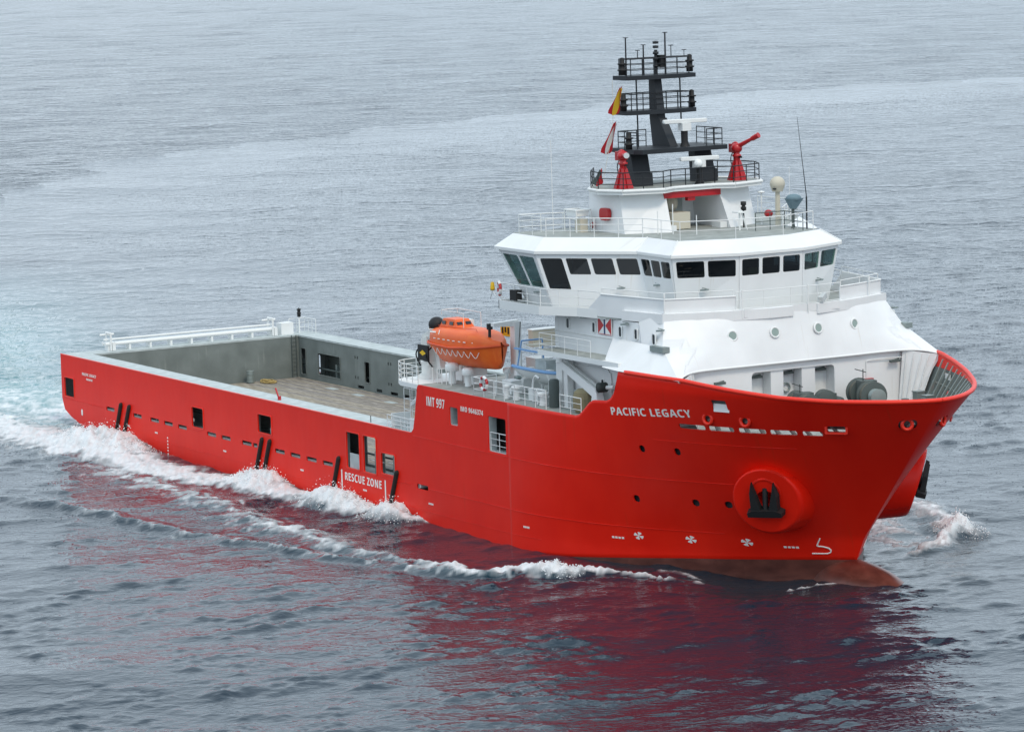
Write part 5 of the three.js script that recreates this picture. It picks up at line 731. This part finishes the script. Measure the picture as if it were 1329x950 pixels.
// ------------------------------------------------------------------ deck crane by the balcony
{
  const c = group('deck_crane', ship), W = P({ color: '#dfe0dc', roughness: 0.5 });
  new MB().lathe([[0.75, 0], [0.75, 0.15], [0.5, 0.3], [0.5, 0.9], [0.55, 0.95], [0.55, 1.1], [0, 1.1]], [50.0, FOC - 0.03, 7.7], 20).build('pedestal', W, c);
  new MB().loft([[49.5, 9.3, 7.2], [50.6, 9.3, 7.2], [50.6, 9.3, 8.1], [49.5, 9.3, 8.1]], [[49.55, 10.85, 7.3], [50.2, 11.0, 7.3], [50.2, 11.0, 8.0], [49.55, 10.85, 8.0]]).build('column', W, c);
  new MB().obox([50.15, 11.05, 7.6], 1.5, 0.45, 0.5, 0, 0, 0.35).obox([50.9, 10.2, 7.5], 0.45, 2.2, 0.4, 0, 0, 0.2).build('jib', W, c);
  new MB().ball([50.75, 11.75, 7.55], 0.5, 18, 12, 0.95).build('winch_cover', M.black, c); new MB().bar([50.5, 11.2, 7.6], [50.75, 11.6, 7.55], 0.12, 8).torus([50.75, 11.6, 7.55], 0.5, 0.04, [0, 1, 0.2], 20).build('cover_ring', W, c);
  new MB().box(49.5, 9.55, 8.12, 50.75, 10.5, 8.22).build('sign_board', M.black, c); new MB().extrude(shapeOf([[49.75, 10.02], [50.1, 10.2], [50.5, 10.02], [50.1, 9.86]]), 0.012, T(0, 0, 8.222)).build('sign_emblem', M.yellow, c);
  for (const [a, b] of [[[49.6, 9.2, 8.1], [49.5, 10.7, 7.6]], [[50.9, 9.2, 8.0], [50.6, 10.6, 7.6]]]) new MB().tube([a, [(a[0] + b[0]) / 2 - 0.2, (a[1] + b[1]) / 2, 8.25], b], 0.05, 6).build('hydraulic_hose', M.black, c);
  // mushroom ventilators and machinery under the boat
  const v = group('ventilator', ship); v.name = 'ventilator_set';
  for (const [x, z, h, r] of [[53.6, 8.2, 1.25, 0.42], [55.3, 8.1, 1.1, 0.36]]) new MB().lathe([[r * 0.55, 0], [r * 0.5, h * 0.55], [r, h * 0.62], [r, h * 0.9], [r * 0.7, h], [0, h * 1.02]], [x, FOC, z], 18).build('ventilator', M.whiteTrim, v);
  new MB().box(53.9, FOC, 6.6, 55.0, FOC + 1.0, 7.6).build('machinery_housing', M.whiteTrim, v); new MB().box(51.6, FOC, 6.2, 53.0, FOC + 0.95, 7.2).build('machinery_housing', M.whiteTrim, v);
  for (let k = 0; k < 5; k++) new MB().bar([52.2 + k * 0.55, FOC, 8.75], [52.2 + k * 0.55, FOC + 0.9, 8.75], 0.03, 5).build('post', M.whiteTrim, v);
}
// boat davits
{
  const d = group('boat_davit', ship), W = M.whiteTrim;
  new MB().box(57.2, FOC, 5.8, 57.75, 12.4, 6.25).build('post', W, d); new MB().box(51.4, FOC, 5.6, 51.9, 12.0, 6.0).build('post', W, d);
  new MB().loft([[57.3, 12.1, 5.9], [57.65, 12.1, 5.9], [57.65, 12.5, 5.9], [57.3, 12.5, 5.9]], [[57.3, 12.2, 7.6], [57.65, 12.2, 7.6], [57.65, 12.4, 7.6], [57.3, 12.4, 7.6]]).build('arm', W, d);
  new MB().loft([[58.6, FOC, 6.6], [58.9, FOC, 6.6], [58.9, FOC, 6.9], [58.6, FOC, 6.9]], [[57.6, 10.8, 5.9], [57.8, 10.8, 5.9], [57.8, 10.8, 6.2], [57.6, 10.8, 6.2]]).build('brace', W, d);
  new MB().tube([[58.0, 12.4, 6.0], [57.95, 11.0, 6.1], [58.1, 9.6, 6.2]], 0.025, 5).build('fall_wire', M.dark, d);
  // yellow notice board
  new MB().box(54.6, 11.25, 5.3, 56.4, 11.95, 5.36).build('notice_board', M.yellow, d); for (let k = 0; k < 5; k++) new MB().box(54.75 + k * 0.33, 11.4 + (k % 2) * 0.08, 5.362, 54.95 + k * 0.33, 11.8, 5.372).build('notice_stripe', M.black, d);
  // pale jib stowed athwart behind the boat deck
  new MB().box(54.2, 10.35, -4.5, 54.7, 11.35, 3.2).build('stowed_jib', M.beige, d); new MB().box(54.15, 11.35, -4.5, 54.75, 11.42, 3.25).build('stowed_jib_flange', W, d); new MB().box(54.2, FOC, -2.2, 54.7, 10.35, -1.7).build('jib_rest', W, d);
}
// rescue boat davit by the notch of the bulwark
{
  const d = group('rescue_davit', ship), W = M.whiteTrim;
  new MB().box(66.9, FOC, 8.15, 67.3, 11.2, 8.55).build('post', W, d); new MB().box(66.2, FOC, 8.1, 66.5, 11.3, 8.4).build('post', W, d);
  for (const z of [8.45, 8.75]) new MB().loft([[66.95, 10.85, z], [67.2, 11.2, z], [67.2, 11.2, z + 0.14], [66.95, 10.85, z + 0.14]], [[70.6, 9.45, z], [70.85, 9.95, z], [70.85, 9.95, z + 0.14], [70.6, 9.45, z + 0.14]]).build('arm', W, d);
  new MB().loft([[70.3, FOC, 8.4], [71.3, FOC, 8.4], [71.3, FOC, 9.0], [70.3, FOC, 9.0]], [[70.5, 9.8, 8.5], [70.9, 9.8, 8.5], [70.9, 9.8, 8.9], [70.5, 9.8, 8.9]]).build('base', W, d);
  new MB().lathe([[0, 0], [0.28, 0], [0.28, 0.5], [0, 0.5]], [71.3, 10.1, 8.5], 16, [0, 0, 1]).build('winch_drum', M.winchDark, d); new MB().bar([71.5, 10.1, 8.6], [72.3, 10.2, 8.6], 0.12, 8).build('winch_motor', W, d);
  new MB().lathe([[0, 0], [0.3, 0], [0.3, 1.5], [0.22, 1.6], [0, 1.62]], [66.4, FOC, 8.9], 16).build('gas_tank', M.winch, d);
  new MB().lathe([[0.25, 0], [0.2, 0.5], [0.35, 0.6], [0.35, 0.75], [0, 0.8]], [65.4, FOC, 9.0], 14).build('ventilator', W, d); new MB().lathe([[0.22, 0], [0.16, 0.6], [0.3, 0.66], [0.3, 0.8], [0, 0.85]], [62.4, FOC, 9.0], 14).build('ventilator', W, d); new MB().lathe([[0.2, 0], [0.14, 0.6], [0.25, 0.66], [0.25, 0.8], [0, 0.85]], [61.5, FOC, 9.1], 14).build('ventilator', W, d);
  new MB().tube([[63.6, FOC, 8.6], [63.6, 9.6, 8.6], [63.9, 10.0, 8.6], [64.3, 9.9, 8.6]], 0.06, 8).build('vent_pipe', W, d);
  for (const [x, z] of [[60.0, 9.0], [64.9, 9.1]]) new MB().bar([x, FOC, z], [x, FOC + 0.9, z], 0.05, 6).build('stub', W, d);
}
{
  const e = group('deck_fittings', ship), W = M.whiteTrim, r = rng(88);
  for (let k = 0; k < 9; k++) { const x = 56.3 + k * 1.05 + r() * 0.3, z = 7.0 - r() * 1.6, h = 0.7 + r() * 0.9; new MB().lathe([[0.12, 0], [0.1, h * 0.7], [0.22, h * 0.78], [0.22, h], [0, h * 1.03]], [x, FOC, z], 12).build('air_pipe', r() < 0.7 ? W : M.bronze, e); }
  for (const [x0, z0, x1, z1, h] of [[59.3, 7.4, 60.3, 8.1, 0.75], [62.9, 7.9, 63.9, 8.5, 0.6], [64.0, 4.2, 65.0, 6.0, 1.7], [56.2, 3.6, 57.6, 4.6, 1.5]]) new MB().box(x0, FOC, z0, x1, FOC + h, z1).box(x0 - 0.03, FOC + h, z0 - 0.03, x1 + 0.03, FOC + h + 0.05, z1 + 0.03).build('deck_locker', r() < 0.5 ? W : M.cap, e);
  for (const [x, z] of [[58.9, 5.1], [60.2, 4.4], [63.1, 5.4]]) new MB().bar([x, FOC, z], [x, FOC + 3.0, z], 0.05, 6).bar([x, FOC + 2.8, z], [x + 0.7, FOC + 2.4, z + 0.3], 0.035, 5).build('lamp_post', W, e);
  railing('inner_railing', [[58.6, FOC, 5.0], [64.6, FOC, 5.0]], W, e, { h: 1.05, courses: 3, step: 1.2 });
  for (const [x, y] of [[66.0, 9.6], [68.9, 9.3], [67.6, 9.2]]) new MB().box(x - 0.25, y - 0.35, 8.02, x + 0.25, y + 0.35, 8.2).build('electric_box', M.cap, e);
  new MB().tube([[65.3, 10.9, 8.06], [67.5, 10.95, 8.06], [70.8, 10.95, 8.06], [71.1, 10.8, 8.06], [71.1, 8.8, 8.06]], 0.04, 6).build('wall_pipe', W, e);
}
// ------------------------------------------------------------------ lifeboat
{
  const lb = group('lifeboat'); lb.position.set(54.35, 9.55, 7.3); lb.rotation.z = 0.015;
  tag(lb, 'orange enclosed lifeboat hanging in its davits above the forecastle deck', 'lifeboat');
  // half sections along the length: [x, keel y, gunwale y, half beam]
  const st = [[-3.55, 0.95, 1.3, 0.85], [-3.1, 0.5, 1.28, 1.12], [-2.3, 0.05, 1.25, 1.3], [-1.2, 0.0, 1.22, 1.36], [0, 0.0, 1.2, 1.38], [1.2, 0.0, 1.22, 1.33], [2.2, 0.0, 1.27, 1.16], [2.9, 0.02, 1.33, 0.86], [3.35, 0.08, 1.38, 0.5], [3.7, 0.55, 1.42, 0.06]];
  const sec = ([x, k, g, b]) => { const a = []; for (let i = -8; i <= 8; i++) { const t = Math.abs(i) / 8, z = Math.sign(i) * b * Math.pow(t, 0.62), y = k + (g - k) * Math.pow(t, 1.7); a.push([x, y, z]); } return a; };
  new MB().grid(st.map(sec)).build('boat_hull', M.orange, lb);
  const can = st.map(([x, k, g, b]) => { const f = clamp((x + 3.55) / 7.17), hgt = 1.12 * Math.pow(Math.sin(Math.PI * clamp(0.10 + f * 0.86)), 0.3) * (x > 2.2 ? 1 - 0.35 * (x - 2.2) : 1), a = []; for (let i = 0; i <= 16; i++) { const t = i / 16 * Math.PI; a.push([x + (x > 2 ? -0.12 : 0.1) * Math.sin(t), g + hgt * Math.pow(Math.sin(t), 0.5), b * 0.93 * Math.sign(Math.cos(t)) * Math.pow(Math.abs(Math.cos(t)), 0.55)]); } return a; });
  new MB().grid(can).build('canopy', M.orange, lb);
  const gw = (s) => st.map(([x, k, g, b]) => V(x, g + (x < 0.6 ? 0 : 0.06), s * (b + 0.03))); for (const s of [1, -1]) new MB().add(new THREE.TubeGeometry(new THREE.CatmullRomCurve3(gw(s)), 60, 0.075, 6)).build('fender_rail', M.orangeDark, lb);
  new MB().box(-3.62, 0.9, -0.7, -3.5, 2.1, 0.7).build('stern_wall', M.orange, lb);
  // helmsman's tower
  new MB().loft([[-2.6, 2.2, -0.62], [-0.4, 2.2, -0.62], [-0.4, 2.2, 0.62], [-2.6, 2.2, 0.62]], [[-2.3, 2.75, -0.48], [-0.95, 2.75, -0.48], [-0.95, 2.75, 0.48], [-2.3, 2.75, 0.48]]).build('conning_tower', M.orange, lb);
  for (const x of [-2.1, -1.2]) new MB().obox([x, 2.52, 0.58], 0.42, 0.2, 0.03, -0.2, 0, 0).build('tower_window', darkPane, lb); for (const z of [-0.3, 0.3]) new MB().obox([-0.68, 2.52, z], 0.03, 0.2, 0.36, 0, 0, 0.6).build('tower_window', darkPane, lb);
  { const h = new MB(); h.poly([[-2.4, 2.95, 0.55], [-2.4, 3.25, 0.55], [0.3, 3.2, 0.6], [0.3, 2.35, 0.6]], 0.022, 5); h.poly([[-2.4, 2.95, -0.55], [-2.4, 3.25, -0.55], [0.3, 3.2, -0.6], [0.3, 2.35, -0.6]], 0.022, 5); h.poly([[-2.4, 3.25, 0.55], [-2.4, 3.25, -0.55]], 0.022, 5); h.build('tower_rail', M.whiteTrim, lb); }
  new MB().bar([2.75, 1.3, 0.3], [2.75, 2.55, 0.25], 0.09, 8).box(2.65, 2.4, 0.1, 2.85, 2.75, 0.4).build('release_hook', M.dark, lb); new MB().bar([-3.0, 1.6, 0.2], [-3.0, 2.5, 0.2], 0.08, 8).build('release_hook', M.dark, lb);
  // looped grab lines and reflective tape
  for (let k = 0; k < 8; k++) { const x = -2.3 + k * 0.62, f = (xx) => { for (let i = 1; i < st.length; i++) if (xx <= st[i][0]) return mix(st[i - 1][3], st[i][3], (xx - st[i - 1][0]) / (st[i][0] - st[i - 1][0])); return 0.4; }; new MB().tube([[x, 1.08, f(x) + 0.02], [x + 0.31, 0.72, f(x + 0.31) * 0.93 + 0.02], [x + 0.62, 1.08, f(x + 0.62) + 0.02]], 0.022, 5).build('grab_line', paint, lb); }
  for (let k = 0; k < 9; k++) { const x = -2.8 + k * 0.6, t = 0.42; const c0 = can.reduce((m, r) => Math.abs(r[0][0] - x) < Math.abs(m[0][0] - x) ? r : m); new MB().obox([x, 1.62, c0[1][2] + 0.012], 0.26, 0.05, 0.03).build('reflective_tape', paint, lb); }
  new MB().obox([-2.45, 1.98, 1.16], 0.7, 0.1, 0.03, -0.3).build('boat_mark', paint, lb); new MB().obox([-1.7, 2.0, 1.15], 0.06, 0.28, 0.03, -0.3).build('boat_mark', paint, lb);
  new MB().tube([[1.6, 2.35, 0.5], [2.2, 2.05, 0.7], [2.6, 1.5, 0.78]], 0.025, 5).build('hatch_seam', M.orangeDark, lb); new MB().tube([[-2.6, 2.3, 0.66], [0, 2.33, 0.7], [1.6, 2.35, 0.5]], 0.02, 5).build('hatch_seam', M.orangeDark, lb);
}
// covered rescue boat in its cradle, with blue frame
{
  const rb = group('rescue_boat'); rb.position.set(61.6, FOC, 6.2);
  tag(rb, 'white rescue boat with blue tubes standing on the forecastle deck by the davit post', 'boat');
  for (const x of [-2.2, 1.2]) new MB().box(x, 0, -0.7, x + 0.3, 0.75, 0.7).build('cradle', M.whiteTrim, rb);
  const st = [[-2.6, 0.8, 1.0], [-1.5, 0.62, 1.12], [0, 0.6, 1.15], [1.5, 0.66, 1.05], [2.4, 0.85, 0.65], [3.0, 1.15, 0.05]];
  new MB().grid(st.map(([x, k, b]) => { const a = []; for (let i = -6; i <= 6; i++) { const t = Math.abs(i) / 6; a.push([x, k + (1.45 - k) * Math.pow(t, 1.6), Math.sign(i) * b * Math.pow(t, 0.7)]); } return a; })).build('boat_hull', M.whiteTrim, rb);
  for (const s of [1, -1]) new MB().tube(st.map(([x, k, b]) => [x, 1.5, s * b]), 0.1, 8).build('tube', M.blue, rb);
  new MB().box(-1.0, 1.2, -0.4, 0.2, 2.0, 0.4).build('console', M.cap, rb); new MB().poly([[-2.2, 1.5, 0.9], [-2.0, 3.0, 0.7], [-2.0, 3.0, -0.7], [-2.2, 1.5, -0.9]], 0.05, 6).build('roll_bar', M.blue, rb); new MB().box(-2.4, 2.5, 0.9, 2.5, 2.6, 1.0).build('cover_pole', M.blue, rb); new MB().obox([0.6, 3.0, 0.2], 4.4, 0.1, 0.9, 0, 0, 0.1).build('canopy_frame', M.beige, rb);
}
// canvas covered reel beside the rescue davit
{ const r = new MB(); const prof = [[0, 0], [0.62, 0.02], [0.78, 0.25], [0.8, 0.8], [0.7, 1.15], [0.42, 1.32], [0, 1.34]]; r.lathe(prof, [0, 0, 0], 18); const p = r.g[0].attributes.position; for (let i = 0; i < p.count; i++) { const n = 1 + 0.07 * noise(p.getX(i) * 3 + 2, p.getY(i) * 3 + p.getZ(i) * 2); p.setXYZ(i, p.getX(i) * n * 0.8, p.getY(i), p.getZ(i) * n * 0.75); } r.g[0].computeVertexNormals(); const m = r.build('covered_reel', M.canvas); m.position.set(69.3, FOC, 8.75); tag(m, 'reel under a khaki canvas cover beside the white davit arm', 'cover'); }
// lifebuoys
function buoy(name, c, dir, label) { const g = group(name); g.position.set(...c); g.quaternion.setFromUnitVectors(V(0, 0, 1), V(...dir).normalize()); tag(g, label, 'lifebuoy'); for (let k = 0; k < 8; k++) { const t = new THREE.TorusGeometry(0.36, 0.09, 10, 8, Math.PI / 4); t.rotateZ(k * Math.PI / 4); new MB().add(t).build(k % 2 ? 'white_band' : 'ring_segment', k % 2 ? M.whiteTrim : M.fire, g); } }
buoy('lifebuoy', [60.1, 9.3, 9.82], [0, 0, 1], 'red and white lifebuoy hung on the forecastle deck railing below the lifeboat');
buoy('lifebuoy_001', [61.85, 14.95, 9.62], [-0.4, 0, 1], 'red and white lifebuoy on the railing of the bridge wing');
{ const m = new MB(); m.lathe([[0, 0], [0.12, 0], [0.14, 0.1], [0.1, 0.45], [0, 0.5]], [61.2, 14.8, 9.7], 12).build('buoy_light', M.yellow); const o = scene.children[scene.children.length - 1]; tag(o, 'small yellow buoy light bracketed outside the bridge wing', 'buoy light'); new MB().poly([[62.0, 14.2, 9.7], [61.2, 14.75, 9.7], [60.9, 14.3, 9.7]], 0.03, 5).build('light_bracket', M.whiteTrim, ship); }
// flags on the starboard halyard, furled by the wind
function flag(name, top, bottom, cols, label) {
  const g = group(name); g.position.set(...top); tag(g, label, 'flag', 'signal flags on the mast halyard'); const n = cols.length, d = [bottom[0] - top[0], bottom[1] - top[1], bottom[2] - top[2]];
  cols.forEach((mat, k) => { const rows = []; for (let i = 0; i <= 10; i++) { const t = i / 10, row = []; for (let j = 0; j <= 4; j++) { const w = (k + j / 4) / n, wd = (0.06 + 0.62 * Math.pow(t, 0.8)) * (1 - 0.25 * smooth(0.85, 1, t)); row.push([d[0] * t - wd * (w - 0.3) * 0.9, d[1] * t - 0.15 * Math.sin(w * 3), d[2] * t + wd * (w - 0.5) * 0.7 + 0.08 * Math.sin(w * 9 + t * 4)]); } rows.push(row); } new MB().grid(rows).build('stripe', mat, g); });
}
const flagYellow = P({ color: '#d9b12a', roughness: 0.9, side: THREE.DoubleSide }), flagRed = P({ color: '#b3202a', roughness: 0.9, side: THREE.DoubleSide }), flagWhite = P({ color: '#d8d8d4', roughness: 0.9, side: THREE.DoubleSide });
flag('signal_flag', [65.2, 26.3, 3.15], [64.5, 24.75, 3.25], [flagRed, flagYellow, flagYellow, flagRed], 'limp red and yellow striped flag high on the mast halyard');
flag('signal_flag_001', [64.75, 24.3, 3.3], [64.0, 22.5, 3.5], [flagRed, flagWhite, flagRed], 'limp red and white flag below the yellow striped flag');
flag('signal_flag_002', [65.0, 21.7, 4.5], [64.8, 20.8, 4.65], [flagRed, M.winch], 'dark folded flag hanging beside the red fire monitor');
// loose things on the cargo deck
{ const d = new MB(); d.lathe([[0, 0], [0.29, 0], [0.29, 0.06], [0.27, 0.3], [0.3, 0.32], [0.27, 0.34], [0.27, 0.62], [0.3, 0.64], [0.27, 0.66], [0.27, 0.85], [0.29, 0.9], [0, 0.9]], [0, 0, 0], 18); const m = d.build('steel_drum', M.bronze); m.position.set(2.5, DECK + 0.01, -3.9); tag(m, 'grey steel drum standing by the stern wall of the cargo deck', 'drum'); }
{ const r = rng(31), pts = []; for (let i = 0; i < 40; i++) { const a = i * 0.9, q = 0.25 + 0.35 * r(); pts.push([Math.cos(a) * q * 1.5, 0.06 + 0.16 * r() * (i / 40), Math.sin(a) * q]); } const m = new MB().add(new THREE.TubeGeometry(new THREE.CatmullRomCurve3(pts.map(p => V(...p))), 260, 0.045, 5)).build('rope_heap', P({ color: '#b29a63', roughness: 0.95 })); m.position.set(3.3, DECK, -5.0); tag(m, 'heap of tan rope on the timber deck beside the steel drum', 'rope'); }
// ------------------------------------------------------------------ spray thrown up by the wash
{
  const r = rng(55), N = 5200, g = new THREE.IcosahedronGeometry(1, 0), im = new THREE.InstancedMesh(g, P({ color: '#f2f5f6', roughness: 0.6 }), N), q = new THREE.Quaternion(), mm = new THREE.Matrix4(); let k = 0;
  while (k < N) { const [sx, sz, sr, sh] = SPLASH[Math.floor(r() * SPLASH.length)]; const a = r() * 6.2832, d = sr * Math.pow(r(), 0.6) * 1.25, x = sx + Math.cos(a) * d * 1.3, z = sz + Math.sin(a) * d; if (Math.abs(z) < hullZ(x, 0.5) + 0.05 && x > 1) continue; const y = waterAt(x, z, 0.25)[0] + Math.pow(r(), 2.2) * sh * 0.75 * (1 - d / (sr * 1.4)); const s = 0.012 + 0.035 * Math.pow(r(), 3); mm.compose(V(x, y, z), q, V(s, s, s)); im.setMatrixAt(k++, mm); }
  im.name = 'spray'; tag(im, 'white spray droplets above the wash along the red hull', 'spray', null, 'stuff'); scene.add(im);
}
renderer.render(scene, camera);
